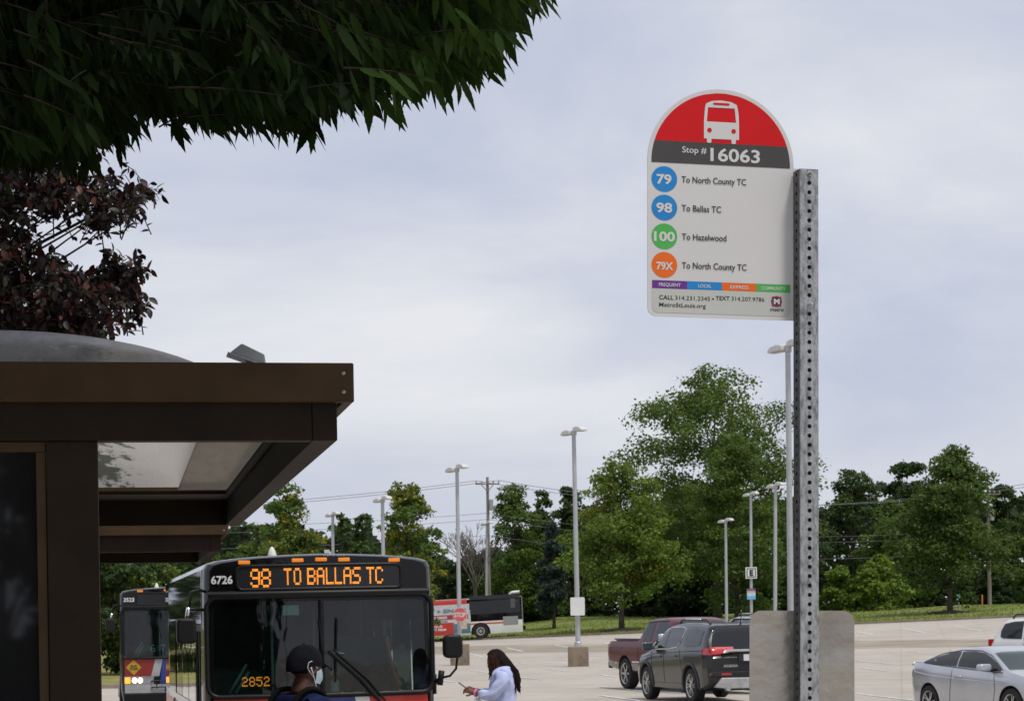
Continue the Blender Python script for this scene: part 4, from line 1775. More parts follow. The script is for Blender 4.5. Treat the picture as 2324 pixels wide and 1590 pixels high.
# --- sport utility: heads away to the left
def make_suv(label, pm, detail=True):
    root = thing('parked_suv', label, 'suv', group='vehicles parked on the lot')
    L, W = 4.92, 1.92
    top = [(-2.46, .92), (-2.43, 1.02), (-2.36, 1.16), (-2.12, 1.62), (-2.02, 1.665), (-1.2, 1.70), (-.2, 1.715), (.35, 1.66), (.62, 1.56), (1.28, 1.10), (1.5, 1.06), (2.1, .98), (2.38, .86), (2.46, .70)]
    belt = [(-2.46, .86), (-2.3, 1.17), (-1.0, 1.16), (.5, 1.10), (1.2, 1.06), (1.5, 1.01), (2.1, .92), (2.46, .6)]
    sill = [(-2.46, .48), (-2.3, .36), (-1.9, .27), (0, .24), (1.9, .26), (2.3, .32), (2.46, .42)]
    plan = [(-2.46, .90), (-2.38, .955), (-2.1, .985), (-1, 1), (1.4, 1), (2.0, .97), (2.3, .89), (2.46, .78)]
    c = Car(L, W, top, belt, sill, plan, .30, (1.46, -1.40), .375, .44)
    c.body(stations(L, [-2.44, -2.40, -2.37, -2.33, -2.28, -2.22, -2.16, -2.10, -2.05, 2.44, 2.40]), pm, root)
    c.window([(1.22, 1.14, 1.145), (1.0, 1.145, 1.27), (.75, 1.15, 1.43), (.45, 1.155, 1.555), (.28, 1.16, 1.58)], M_CARGL2, 'side_window')
    c.window([(.24, 1.165, 1.585), (-.1, 1.17, 1.60), (-.45, 1.19, 1.60), (-.58, 1.24, 1.595), (-.68, 1.36, 1.58), (-.76, 1.56, 1.57)], M_CARGL, 'side_window')
    c.window([(-.86, 1.23, 1.58), (-.95, 1.20, 1.585), (-1.5, 1.21, 1.57), (-1.82, 1.23, 1.545), (-1.88, 1.26, 1.53)], M_CARGL, 'quarter_window')
    c.toppane(1.26, .62, .93, M_CARGL2, 'windscreen', n=12)
    c.toppane(-2.36, -2.13, .94, M_CARGL, 'rear_window', n=8, wf2=.90)
    c.line([(1.26, 1.125), (.9, 1.375), (.45, 1.575), (.1, 1.61), (-.5, 1.615), (-.74, 1.585), (-.76, 1.50), (-.64, 1.27), (-.5, 1.19), (0, 1.15), (1.26, 1.125)], 'window_trim', .013, M_CHROME)
    c.line([(.26, 1.13), (.22, .40)])
    c.line([(1.12, 1.08), (1.02, .8), (1.0, .38)])
    c.line([(-.72, 1.14), (-.80, .95), (-.98, .62)])
    c.line([(-.9, .42), (1.0, .40)])
    c.line([(-2.2, 1.12), (-1.2, 1.10), (.9, 1.03), (1.9, .93)], 'crease', .012, pm, off=-.004)
    c.handle(.48, .98, m=pm)
    c.handle(-.50, 1.0, m=pm)
    c.mirror(1.0, 1.20, mat('mirror_dark', (.03, .05, .055), .3, coat=.5))
    for wx in c.wheels:
        for sg in (-1, 1):
            cl = MB()
            pts = [(wx + (c.arch + .025) * math.cos(t), c.wr + (c.arch + .025) * math.sin(t)) for t in [R(-12) + R(204) * k / 18 for k in range(19)]]
            cl.tube([(x, sg * (c.side_y(x, z) + .002), z) for x, z in pts], .030, 6)
            cl.build('arch_cladding', mat('cladding_grey', (.045, .045, .047), .6), root, sm=True)
    c.wheelset(M_RIM, 6)
    for sg in (-1, 1):
        rr_ = MB()
        rr_.tube([(.1, sg * .60, 1.70), (-.05, sg * .61, 1.77), (-1.5, sg * .60, 1.765), (-1.75, sg * .59, 1.68)], .022, 8)
        rr_.build('roof_rail', M_TRIM, root, sm=True)
    for sg in (-1, 1):
        rr_ = MB()
        rr_.tube([(-.3, sg * .612, 1.782), (-1.2, sg * .607, 1.780)], .020, 8)
        rr_.build('rail_strip', M_CHROME, root, sm=True)
    # tail end
    def tail(ya, yb, za, zb_, m, name, off=.02, sides=(-1, 1), par=None):
        for sg in sides:
            mb = MB()
            rows = []
            for k in range(5):
                y = lerp(ya, yb, k / 4)
                row = []
                for q in range(4):
                    z = lerp(za, zb_, q / 3)
                    # back surface: search the station whose top is at z
                    xb_ = -2.46
                    for i in range(60):
                        x_ = -2.46 + i * .008
                        if c.top_z(x_, y) >= z:
                            xb_ = x_
                            break
                    row.append((xb_ - off, sg * y, z))
                rows.append(row)
            mb.grid(rows)
            o = mb.build(name, m, par or root, sm=True)
        return o
    for sg in (-1, 1):
        mb = MB()
        # lamp wraps from the tailgate round to the flank
        rows = []
        for t in range(9):
            if t < 5:
                x, y = -2.47, lerp(.34, .85, t / 4)
                rows.append([(x + (.10 if z > 1.1 else .02), sg * y, z) for z in (1.03 + .06 * (1 - t / 4), 1.10, 1.20)])
            else:
                x = lerp(-2.42, -2.12, (t - 5) / 3)
                rows.append([(x + (.02 if z > 1.15 else 0), sg * (c.side_y(max(x, -2.40), min(z, 1.13)) + .012), z) for z in (1.03 + .03 * (t - 5) / 3, 1.10, 1.20 - .05 * (t - 5) / 3)])
        mb.grid(rows)
        mb.build('tail_lamp', M_TAIL, root, sm=True)
    mb = MB()
    mb.prism([(-.62, 1.075), (-.50, 1.15), (.50, 1.15), (.62, 1.075), (.58, 1.06), (.47, 1.10), (-.47, 1.10), (-.58, 1.06)], -2.50, -2.43, 'YZ')
    mb.build('chrome_strip', M_CHROME, root, bevel=.008)
    mb = MB()
    mb.box(-2.485, -2.45, -.26, .26, .90, 1.05)
    mb.build('plate_recess', M_TRIM, root)
    mb = MB()
    mb.box(-2.492, -2.486, -.15, .15, .905, 1.04)
    pl = mb.build('number_plate', M_PLATE, root)
    mb = MB()
    mb.prism([(-.80, .36), (-.66, .56), (.66, .56), (.80, .36), (.55, .33), (-.55, .33)], -2.54, -2.40, 'YZ')
    mb.build('bumper_insert', M_SILV, root, bevel=.02)
    mb = MB()
    mb.prism([(-.9, .60), (-.86, .70), (.86, .70), (.9, .60), (.7, .565), (-.7, .565)], -2.52, -2.38, 'YZ')
    mb.build('rear_bumper', pm, root, bevel=.03)
    for sg in (-1, 1):
        mb = MB()
        mb.box(-2.528, -2.515, sg * .55 - .11, sg * .55 + .11, .615, .655)
        mb.build('reflector', M_TAIL, root)
        mb = MB()
        mb.lathe([(.05, 0), (.05, .12), (.04, .12), (.04, .02)], 12, 'X', (-2.55, sg * .52, .33))
        mb.build('exhaust_tip', M_SILV, root)
    mb = MB()
    put_text(mb, 'ACADIA', -.30, .02, .78, .05, 0, .02, place=lambda x, y, z: (-2.486, -x + .3, z))
    mb.build('lettering', M_CHROME, root)
    mb = MB()
    mb.tube([(-1.95, 0, 1.66), (-1.97, 0, 1.72), (-2.05, 0, 1.98)], [.03, .012, .004], 6)
    mb.build('roof_antenna', M_TRIM, root)
    mb = MB()
    mb.box(-2.2, 2.2, -.6, .6, .30, .42)
    mb.build('underbody', M_UNDER, root)
    return root, c


M_SUV = mat('paint_charcoal', (.013, .013, .0145), .2, .1, var=.05, scale=1.5, coat=.35, spec=.4)
suv, cs = make_suv('dark charcoal suv with red tail lamps and chrome strip, parked beside the maroon pickup', M_SUV)


def place(root, car, wx, sg, px, py, D, yaw):
    """set ROOT so that the wheel at (wx, side) stands at the ray through (px, py) at depth D"""
    p = at(px, py, D)
    ly = sg * car.W / 2
    c, s = math.cos(yaw), math.sin(yaw)
    X, Y = p.x - (wx * c - ly * s), p.y - (wx * s + ly * c)
    root.location = (X, Y, gz(p.x, p.y) + .012)
    root.rotation_euler = (0, 0, yaw)


place(suv, cs, -1.40, 1, 1565, 1557, 46.8, R(90 + 15.5))
suv2 = dup(suv)
tag(suv2, 'pale grey suv mostly hidden, its roof showing past the charcoal suv')
M_SUV2 = paint('paint_pale_grey', (.36, .38, .40), .3, .4)
for ch in suv2.children:
    if ch.name.split('.')[0] in ('body', 'rear_bumper', 'door_handle', 'crease'):
        ch.data = ch.data.copy()
        ch.data.materials[0] = M_SUV2
q = at(1700, 1400, 72)
suv2.location = (q.x + .25, 72, gz(q.x, 72) + .14)
suv2.rotation_euler = (0, 0, R(90 + 12))

# --- pickup: heads towards us and to the right
pk = thing('parked_pickup', 'maroon extended-cab pickup truck with grey lower panels and chrome mirrors', 'pickup truck', group='vehicles parked on the lot')
top = [(-2.9, 1.18), (-2.85, 1.235), (-1.0, 1.235), (-.92, 1.25), (-.86, 1.45), (-.74, 1.74), (-.60, 1.80), (.3, 1.83), (.62, 1.79), (.82, 1.72), (1.42, 1.24), (1.6, 1.20), (2.5, 1.14), (2.8, 1.04), (2.9, .9)]
belt = [(-2.9, 1.15), (-2.8, 1.20), (-.9, 1.20), (.8, 1.17), (1.5, 1.14), (2.5, 1.06), (2.9, .8)]
sill = [(-2.9, .55), (-2.2, .46), (0, .40), (2.2, .40), (2.9, .5)]
plan = [(-2.9, .97), (-2.8, .99), (-1, 1), (1.8, 1), (2.5, .97), (2.9, .88)]
c = Car(5.8, 1.98, top, belt, sill, plan, .30, (1.75, -1.78), .40, .48)
M_MAR = mat('paint_maroon', (.10, .006, .012), .3, .0, var=.05, scale=1.5, coat=.25, spec=.3)
M_TAUPE = paint('paint_taupe', (.16, .13, .122), .3, .2)
c.body(stations(5.8, [-.95, -.93, -.9, -.88, -.86, -.83, -.8, -.76, -.72, -.68, -.62, 2.86]), M_MAR, pk, M_TAUPE, .70)
c.window([(-.70, 1.25, 1.66), (-.58, 1.245, 1.69), (-.2, 1.24, 1.70)], M_CARGL, 'rear_side_window')
c.window([(-.06, 1.24, 1.70), (.35, 1.23, 1.71), (.6, 1.225, 1.67), (.9, 1.22, 1.50), (1.18, 1.215, 1.29)], M_CARGL2, 'side_window')
c.toppane(1.42, .80, .93, M_CARGL2, 'windscreen', n=12)
c.toppane(-.91, -.76, .8, M_CARGL, 'rear_window', n=6)
c.line([(-.90, 1.18), (-.92, .48)])
c.line([(-.12, 1.18), (-.12, .45)])
c.line([(1.22, 1.12), (1.22, .48)])
c.line([(-2.4, .66), (-2.28, .70)], 'trim_strip', .02, M_CHROME)
c.line([(-1.28, .70), (1.24, .70)], 'trim_strip', .02, M_CHROME)
c.line([(-.70, 1.70), (-.2, 1.735), (.5, 1.74)], 'rain_visor', .022, M_TRIM)
c.handle(.08, 1.03)
c.mirror(.98, 1.32, M_CHROME, size=(.12, .28, .22))
c.wheelset(M_RIM, 6, .26, False)
mb = MB()
mb.box(-2.78, -1.02, -.78, .78, 1.236, 1.262)
mb.build('bed_cover', M_TRIM, pk, bevel=.01)
mb = MB()
for sg in (-1, 1):
    mb.tube([(-2.75, sg * .82, 1.285), (-1.1, sg * .82, 1.285)], .02, 6)
mb.build('bed_rail', M_TRIM, pk)
mb = MB()
mb.box(-3.02, -2.85, -.92, .92, .52, .72)
mb.build('rear_bumper', M_TRIM, pk, bevel=.03)
mb = MB()
mb.box(-3.12, -2.9, -.06, .06, .42, .48)
mb.build('tow_hitch', M_TRIM, pk)
for sg in (-1, 1):
    mb = MB()
    mb.box(-2.915, -2.86, sg * .86 - .09, sg * .86 + .09, .86, 1.16)
    mb.build('tail_lamp', M_TAIL, pk)
    mb = MB()
    mb.box(2.78, 2.905, sg * .70 - .18, sg * .70 + .18, .84, 1.02)
    mb.build('headlamp', M_LENS, pk, bevel=.02)
mb = MB()
mb.box(2.80, 2.93, -.5, .5, .78, 1.0)
mb.build('front_grille', M_CHROME, pk, bevel=.02)
mb = MB()
mb.box(2.75, 2.99, -.93, .93, .5, .70)
mb.build('front_bumper', M_CHROME, pk, bevel=.03)
mb = MB()
mb.box(-2.5, 2.5, -.6, .6, .40, .55)
mb.tube([(-1.2, -.5, .36), (-.6, -.55, .34), (.2, -.55, .36)], .06, 8)
mb.build('underbody', M_UNDER, pk)
place(pk, c, -1.78, -1, 1417, 1531, 57, R(-90 + 20.5))

# --- silver coupe: heads towards us and to the right
cp_ = thing('parked_coupe', 'silver two-door coupe with sloping roof and dark windows at the lower right', 'coupe', group='vehicles parked on the lot')
top = [(-2.24, .80), (-2.20, .93), (-2.12, 1.015), (-1.95, 1.05), (-1.75, 1.07), (-1.2, 1.24), (-.6, 1.36), (-.05, 1.395), (.35, 1.36), (.60, 1.29), (1.22, .965), (1.35, .93), (1.9, .83), (2.15, .72), (2.24, .58)]
belt = [(-2.24, .76), (-2.05, 1.0), (-1.5, 1.04), (-1.2, 1.03), (-.5, .985), (.6, .925), (1.1, .90), (1.5, .86), (2.0, .74), (2.24, .5)]
sill = [(-2.24, .42), (-2.0, .28), (-1.6, .20), (0, .17), (1.7, .18), (2.1, .22), (2.24, .3)]
plan = [(-2.24, .68), (-2.15, .82), (-1.95, .92), (-1.5, .98), (-1.2, 1), (1.2, .99), (1.7, .96), (2.05, .85), (2.24, .66)]
c = Car(4.48, 1.80, top, belt, sill, plan, .42, (1.37, -1.33), .325, .375)
M_SILVER = paint('paint_silver', (.50, .52, .55), .26, .55)
c.body(stations(4.48, [-2.22, -2.18, -2.15, -2.08, 2.2, 2.22], 50), M_SILVER, cp_)
c.window([(-1.52, 1.075, 1.082), (-1.35, 1.065, 1.13), (-1.0, 1.05, 1.225), (-.6, 1.03, 1.29), (-.42, 1.02, 1.30)], M_CARGL, 'quarter_window')
c.window([(-.38, 1.02, 1.30), (.0, 1.0, 1.305), (.3, .985, 1.28), (.55, .97, 1.21), (.8, .955, 1.10), (1.02, .945, .985)], M_CARGL, 'side_window')
c.toppane(1.20, .58, .94, M_CARGL2, 'windscreen', n=12)
c.toppane(-1.75, -.85, .90, M_CARGL, 'rear_window', n=12)
c.line([(1.1, .92), (.45, .95), (-.4, 1.0), (-1.2, 1.05), (-1.56, 1.075)], 'window_trim', .009, M_TRIM)
c.line([(-1.56, 1.08), (-1.0, 1.25), (-.4, 1.325), (.2, 1.315), (.55, 1.235), (.9, 1.06), (1.08, .96)], 'window_trim', .009, M_TRIM)
c.line([(-.50, .97), (-.55, .7), (-.62, .30), (.78, .27), (.90, .6), (.86, .90)])
c.line([(-1.9, .90), (-1.2, .84), (-.6, .80), (.4, .76), (1.0, .73)], 'crease', .010, M_SILVER, off=-.002)
c.handle(-.30, .83, m=M_SILVER, w=.22)
c.mirror(.74, 1.02, M_SILVER, size=(.15, .26, .13))
c.wheelset(M_RIM, 5, .21)
mb = MB()
mb.tube([(-2.12, .72, 1.03), (-2.17, .66, 1.075), (-2.19, 0, 1.095), (-2.17, -.66, 1.075), (-2.12, -.72, 1.03)], .022, 8)
mb.build('spoiler', M_SILVER, cp_, sm=True)
for sg in (-1, 1):
    mb = MB()
    mb.grid([[(x, sg * (c.side_y(max(x, -2.2), min(z, .93)) + .010), z) for z in (.80, .86, .93)] for x in (-2.235, -2.18, -2.10, -2.0)])
    mb.build('tail_lamp', M_TAIL, cp_, sm=True)
    mb = MB()
    mb.grid([[(x, sg * (c.side_y(x, z) + .008), z) for z in (za, (za + zb_) / 2, zb_)] for x, za, zb_ in ((2.2, .60, .64), (2.1, .60, .69), (1.95, .63, .745), (1.75, .70, .77))])
    mb.build('headlamp', M_LENS, cp_, sm=True)
mb = MB()
mb.box(-2, 2, -.6, .6, .2, .32)
mb.build('underbody', M_UNDER, cp_)
place(cp_, c, -1.33, -1, 2106, 1594, 42.5, R(-90 + 22))

# --- white suv at the right edge
ws = thing('parked_suv', 'white suv with black roof rack behind the silver coupe, cut by the picture edge', 'suv', group='vehicles parked on the lot')
top = [(-2.35, .95), (-2.30, 1.1), (-2.22, 1.25), (-1.98, 1.66), (-1.85, 1.73), (-.9, 1.77), (.2, 1.76), (.55, 1.68), (1.18, 1.20), (1.4, 1.14), (2.1, 1.06), (2.30, .9), (2.35, .75)]
belt = [(-2.35, .9), (-2.2, 1.2), (-1, 1.17), (.6, 1.12), (1.4, 1.06), (2.35, .7)]
sill = [(-2.35, .5), (-2.2, .40), (0, .30), (2.2, .34), (2.35, .45)]
plan = [(-2.35, .92), (-2.25, .97), (-1, 1), (1.6, 1), (2.1, .96), (2.35, .84)]
c = Car(4.7, 1.85, top, belt, sill, plan, .24, (1.35, -1.35), .36, .43)
M_WHITE = paint('paint_white', (.66, .67, .66), .3, .0)
c.body(stations(4.7, [-2.33, -2.28, -2.22, -2.15, -2.08, -2.02]), M_WHITE, ws)
c.window([(-1.98, 1.27, 1.42), (-1.9, 1.22, 1.60), (-1.6, 1.21, 1.66), (-1.28, 1.20, 1.67)], M_CARGL, 'quarter_window')
c.window([(-1.12, 1.24, 1.60), (-1.04, 1.2, 1.67), (-.35, 1.18, 1.68), (-.28, 1.2, 1.68)], M_CARGL, 'side_window')
c.window([(-.16, 1.18, 1.68), (.3, 1.16, 1.66), (.6, 1.15, 1.56), (.98, 1.15, 1.28)], M_CARGL, 'side_window')
c.toppane(1.18, .55, .94, M_CARGL2, 'windscreen', n=12)
c.toppane(-2.22, -2.0, .9, M_CARGL, 'rear_window', n=6)
c.line([(-1.2, 1.68), (-1.22, 1.1), (-1.12, .75)])
c.line([(-.22, 1.68), (-.22, .42)])
c.mirror(.86, 1.25, M_WHITE)
c.handle(-.9, 1.03)
c.handle(.1, 1.0)
c.wheelset(M_RIM, 5)
mb = MB()
for sg in (-1, 1):
    mb.tube([(-1.75, sg * .60, 1.74), (-1.65, sg * .60, 1.84), (.1, sg * .60, 1.85), (.25, sg * .60, 1.76)], .025, 8)
for x in (-1.4, -.4):
    mb.tube([(x, -.6, 1.85), (x, .6, 1.85)], .02, 6)
mb.build('roof_rack', M_TRIM, ws, sm=True)
for sg in (-1, 1):
    mb = MB()
    mb.box(-2.36, -2.2, sg * .80 - .08, sg * .80 + .08, .95, 1.2)
    mb.build('tail_lamp', M_TAIL, ws)
mb = MB()
mb.box(-2.1, 2.1, -.6, .6, .32, .45)
mb.build('underbody', M_UNDER, ws)
q = at(2252, 1460, 58)
yw = R(-90 + 40)
cc, ss = math.cos(yw), math.sin(yw)
lx, ly = -2.2, -.92
ws.location = (q.x - (lx * cc - ly * ss), q.y - (lx * ss + ly * cc), gz(q.x + 1, 58) + .02)
ws.rotation_euler = (0, 0, yw)
# ------------------------------------------------------------------ people
M_SKIN = mat('dark_skin', (.085, .030, .016), .5, var=.12, scale=9)
M_SKIN2 = mat('brown_skin', (.16, .062, .034), .5, var=.12, scale=9)
M_CAP = mat('navy_cap', (.007, .0075, .011), .9, var=.2, scale=30, spec=.1)
M_TEE = mat('navy_shirt', (.010, .015, .055), .9, var=.15, scale=14, spec=.1)
M_JEAN = mat('dark_jeans', (.03, .036, .055), .85, var=.2, scale=14)
M_SHOE = mat('dark_shoes', (.03, .03, .03), .6)
M_MASK = mat('pale_blue_mask', (.42, .55, .62), .8, var=.06, scale=30)
M_EAR = mat('white_cord', (.75, .75, .75), .5)
M_BLUE_S = mat('pale_blue_shirt', (.47, .53, .78), .8, var=.10, scale=7, bump=.5, bscale=9)
M_HAIR = mat('dark_locs', (.009, .005, .004), .8, spec=.2, var=.4, scale=20)
M_HAIR2 = mat('brown_locs', (.030, .011, .006), .8, spec=.2, var=.4, scale=20)
M_PINK = mat('pink_band', (.80, .20, .42), .5)
M_BAG = mat('white_bag', (.55, .56, .53), .7, var=.1, scale=8)
M_PHONE = mat('phone_black', (.01, .01, .012), .2)
M_STRAP = mat('bag_strap_black', (.006, .006, .006), .9, spec=.1)


def skin_mesh(chains, sub=2):
    """chains of (point, radius or (rx, ry)) grown into one surface; the first point is the root; equal points are shared"""
    me = bpy.data.meshes.new('figure')
    verts, rad, edges, look = [], [], [], {}
    for ch in chains:
        prev = None
        for p, r in ch:
            k = tuple(round(v, 4) for v in p)
            if k not in look:
                look[k] = len(verts)
                verts.append(k)
                rad.append(r if isinstance(r, tuple) else (r, r))
            i = look[k]
            if prev is not None and prev != i:
                edges.append((prev, i))
            prev = i
    me.from_pydata(verts, edges, [])
    o = bpy.data.objects.new('figure', me)
    COL.objects.link(o)
    s = o.modifiers.new('skin', 'SKIN')
    s.use_smooth_shade = True
    for i, r in enumerate(rad):
        me.skin_vertices[0].data[i].radius = r
    me.skin_vertices[0].data[0].use_root = True
    b = o.modifiers.new('sub', 'SUBSURF')
    b.levels = b.render_levels = sub
    dg = bpy.context.evaluated_depsgraph_get()
    out = bpy.data.meshes.new_from_object(o.evaluated_get(dg))
    vs = [tuple(v.co) for v in out.vertices]
    fs = [tuple(p.vertices) for p in out.polygons]
    bpy.data.objects.remove(o)
    return vs, fs


def head_shape(mb, c, k=1.0):
    """head facing +x with brow, nose, lips, chin and jaw; C is the middle of the skull"""
    n, m = 28, 22
    vs = []
    for j in range(m + 1):
        ph = math.pi * j / m
        for i in range(n):
            th = 2 * math.pi * i / n
            x, y, z = math.sin(ph) * math.cos(th), math.sin(ph) * math.sin(th), math.cos(ph)
            X, Y, Z = x * .098, y * .076, z * .118
            if Z < -.02:                                    # jaw narrows to the chin
                t = min(1, (-.02 - Z) / .098)
                Y *= 1 - .30 * t
                if x < 0:
                    X *= 1 - .55 * t
                else:
                    X += .014 * t
            if x > .5:
                f = math.exp(-(Y / .014) ** 2)
                X += f * .022 * math.exp(-((Z + .018) / .016) ** 2) + f * .010 * math.exp(-((Z - .008) / .02) ** 2)     # nose
                X += .007 * math.exp(-(Y / .022) ** 2) * (math.exp(-((Z + .055) / .007) ** 2) + math.exp(-((Z + .070) / .007) ** 2))   # lips
                X -= .010 * math.exp(-((abs(Y) - .032) / .014) ** 2) * math.exp(-((Z - .012) / .012) ** 2)             # eye hollows
                X += .004 * math.exp(-((Z - .034) / .012) ** 2)                                                        # brow
            vs.append((c[0] + X * k, c[1] + Y * k, c[2] + Z * k))
    fs = [(j * n + i, j * n + (i + 1) % n, (j + 1) * n + (i + 1) % n, (j + 1) * n + i) for j in range(m) for i in range(n)]
    mb.add(vs, fs)
    for sg in (-1, 1):                                       # ears
        e = MB()
        pts = [(-.005 + .020 * math.cos(t) - .006 * math.sin(t), sg * (.0745 + .010 * (1 - math.cos(t)) / 2), -.005 + .033 * math.sin(t)) for t in [2 * math.pi * q / 14 for q in range(15)]]
        e.tube(pts, .0075, 6, False)
        e.add([(-.005, sg * .070, -.005)] + [(p[0], sg * .076, p[2]) for p in pts[:-1]], [(0, q + 1, (q + 1) % 14 + 1) for q in range(14)])
        mb.add([(c[0] + v.x * k, c[1] + v.y * k, c[2] + v.z * k) for v in e.v], e.f)


def hand_chains(wrist, d, up, curl, k=1.0, thumb_side=1):
    """palm and five bent fingers from the wrist; D points along the hand, UP out of its back"""
    d, up = Vector(d).normalized(), Vector(up).normalized()
    side = d.cross(up).normalized() * thumb_side
    w = Vector(wrist)
    palm = w + d * .05 * k
    out = [[(tuple(w), .024 * k), (tuple(palm), (.034 * k, .018 * k))]]
    for i, (o, ln) in enumerate(((.030, .070), (.010, .080), (-.010, .075), (-.028, .060))):
        base = w + d * .085 * k + side * o * k
        ch = [(tuple(palm), (.034 * k, .018 * k)), (tuple(base), .0105 * k)]
        p, dd, a = base, d.copy(), curl
        for s_ in range(3):
            rot = Matrix.Rotation(-a * (.6 + .3 * s_), 3, side * thumb_side)
            dd = (rot @ dd).normalized()
            p = p + dd * ln * k / 3 * (1.15 - .15 * s_)
            ch.append((tuple(p), (.0095 - .001 * s_) * k))
        out.append(ch)
    b1 = w + d * .03 * k + side * .032 * k
    b2 = b1 + (d * .6 + side * .7 - up * .2).normalized() * .032 * k
    b3 = b2 + (d * .9 + side * .15 - up * .35).normalized() * .03 * k
    out.append([(tuple(palm), (.034 * k, .018 * k)), (tuple(b1), .013 * k), (tuple(b2), .011 * k), (tuple(b3), .009 * k)])
    return out


# --- man: facing right, seen from behind his right shoulder (local +x is the way he faces)
gy = 13.0
pm_ = at(685, 1475, gy)
man = thing('person', 'person in dark cap, pale blue face mask and white earphones, standing before the bus', 'person',
            (pm_.x - .005, gy, -.022), (0, 0, R(41)))
HZ = 1.615
mb = MB()
vs, fs = skin_mesh([
    [((0, 0, .93), (.15, .12)), ((0, 0, 1.08), (.14, .105)), ((.0, 0, 1.25), (.165, .12)), ((0, 0, 1.38), (.15, .10)), ((-.01, 0, 1.445), .074), ((.01, 0, 1.50), .066), ((.02, 0, 1.58), .06)],
    [((0, 0, 1.38), (.15, .10)), ((-.01, .17, 1.385), .068), ((-.02, .225, 1.33), .062), ((-.03, .25, 1.10), .046), ((.03, .25, .87), .033)],
    [((0, 0, 1.38), (.15, .10)), ((-.01, -.17, 1.385), .068), ((-.02, -.225, 1.33), .062), ((-.03, -.25, 1.10), .046), ((.03, -.25, .87), .033)],
    [((0, 0, .93), (.15, .12)), ((0, .09, .86), .095), ((.01, .10, .48), .062), ((-.02, .10, .10), .042), ((.02, .10, .05), .04), ((.13, .11, .03), .032)],
    [((0, 0, .93), (.15, .12)), ((0, -.09, .86), .095), ((.01, -.10, .48), .062), ((-.02, -.10, .10), .042), ((.02, -.10, .05), .04), ((.13, -.11, .03), .032)],
] + hand_chains((.03, .25, .87), (.1, 0, -1), (0, 1, 0), .35) + hand_chains((.03, -.25, .87), (.1, 0, -1), (0, -1, 0), .35, 1, -1), 2)
mb.add(vs, fs)
head_shape(mb, (.03, 0, HZ))
body = mb.build('body', M_SKIN, man, sm=True)
mb = MB()
vs, fs = skin_mesh([
    [((0, 0, .90), (.17, .135)), ((0, 0, 1.08), (.165, .125)), ((.0, 0, 1.25), (.185, .138)), ((0, 0, 1.378), (.188, .135)), ((-.012, 0, 1.435), .098)],
    [((0, 0, 1.378), (.188, .135)), ((-.01, .17, 1.392), .098), ((-.02, .236, 1.33), .094), ((-.03, .252, 1.17), .066)],
    [((0, 0, 1.378), (.188, .135)), ((-.01, -.17, 1.392), .098), ((-.02, -.236, 1.33), .094), ((-.03, -.252, 1.17), .066)]], 2)
mb.add(vs, fs)
mb.build('shirt', M_TEE, man, sm=True)
mb = MB()
vs, fs = skin_mesh([
    [((0, 0, .96), (.158, .13)), ((0, 0, .90), (.16, .13)), ((0, .09, .84), .11), ((.01, .10, .48), .082), ((-.02, .10, .08), .068)],
    [((0, 0, .90), (.16, .13)), ((0, -.09, .84), .11), ((.01, -.10, .48), .082), ((-.02, -.10, .08), .068)]], 2)
mb.add(vs, fs)
mb.build('trousers', M_JEAN, man, sm=True)
mb = MB()
for sg in (-1, 1):
    vs, fs = skin_mesh([[((-.05, sg * .10, .045), .048), ((.05, sg * .105, .045), .05), ((.17, sg * .115, .035), .04)]], 2)
    mb.add(vs, fs)
mb.build('shoes', M_SHOE, man, sm=True)
# short hair below the cap, cap and its peak
mb = MB()
rows = []
for j in range(9):
    ph = R(62 + 48 * j / 8)
    row = []
    for i in range(21):
        th = R(112 + 136 * i / 20)
        k = 1.045
        jw = 1 - (.30 * min(1, max(0, (-.02 - .118 * math.cos(ph)) / .098)))
        xx = .098 * math.sin(ph) * math.cos(th) * k
        if math.cos(ph) < -.17:
            xx *= 1 - .5 * min(1, (-.02 - .118 * math.cos(ph)) / .098)
        row.append((.03 + xx, .076 * jw * math.sin(ph) * math.sin(th) * k, HZ + .118 * math.cos(ph)))
    rows.append(row)
mb.grid(rows)
mb.build('hair', M_STRAP, man, sm=True)
mb = MB()
rows = []
for j in range(13):
    ph = R(2 + 98 * j / 12)
    row = []
    for i in range(33):
        th = 2 * math.pi * i / 32
        dip = .030 * max(0, -math.cos(th)) * (j / 12)
        row.append((.022 + .116 * math.sin(ph) ** .8 * math.cos(th), .093 * math.sin(ph) ** .8 * math.sin(th), HZ + .020 + .112 * math.cos(ph) - dip - (.012 * max(0, math.cos(th)) * (j / 12) if False else 0)))
    rows.append(row)
mb.grid(rows)
cap = mb.build('cap', M_CAP, man, sm=True)
mb = MB()
rows = []
for q in range(7):
    t = q / 6
    rows.append([(.118 + .085 * t * math.cos(a * .62), .082 * (1 - .18 * t) * math.sin(a) , HZ + .026 - .026 * t - .030 * (math.sin(a) ** 2) * (.4 + .6 * t)) for a in [R(-80 + 160 * k / 14) for k in range(15)]])
mb.grid(rows)
pk_ = mb.build('cap_peak', M_CAP, cap, sm=True)
so_ = pk_.modifiers.new('thick', 'SOLIDIFY')
so_.thickness = .005
mb = MB()
mb.lathe([(.008, 0), (.007, .006), (.003, .009)], 10, 'Z', (.022, 0, HZ + .130))
mb.build('cap_button', M_CAP, cap)
mb = MB()
for k in range(6):
    a, b = -.004 + k * .007, .001 + k * .007
    mb.add([(-.083 + .0, -.050 - a, HZ + .025), (-.080, -.050 - b, HZ + .025), (-.079, -.050 - b, HZ + .037), (-.082, -.050 - a, HZ + .037)], [(0, 1, 2, 3)])
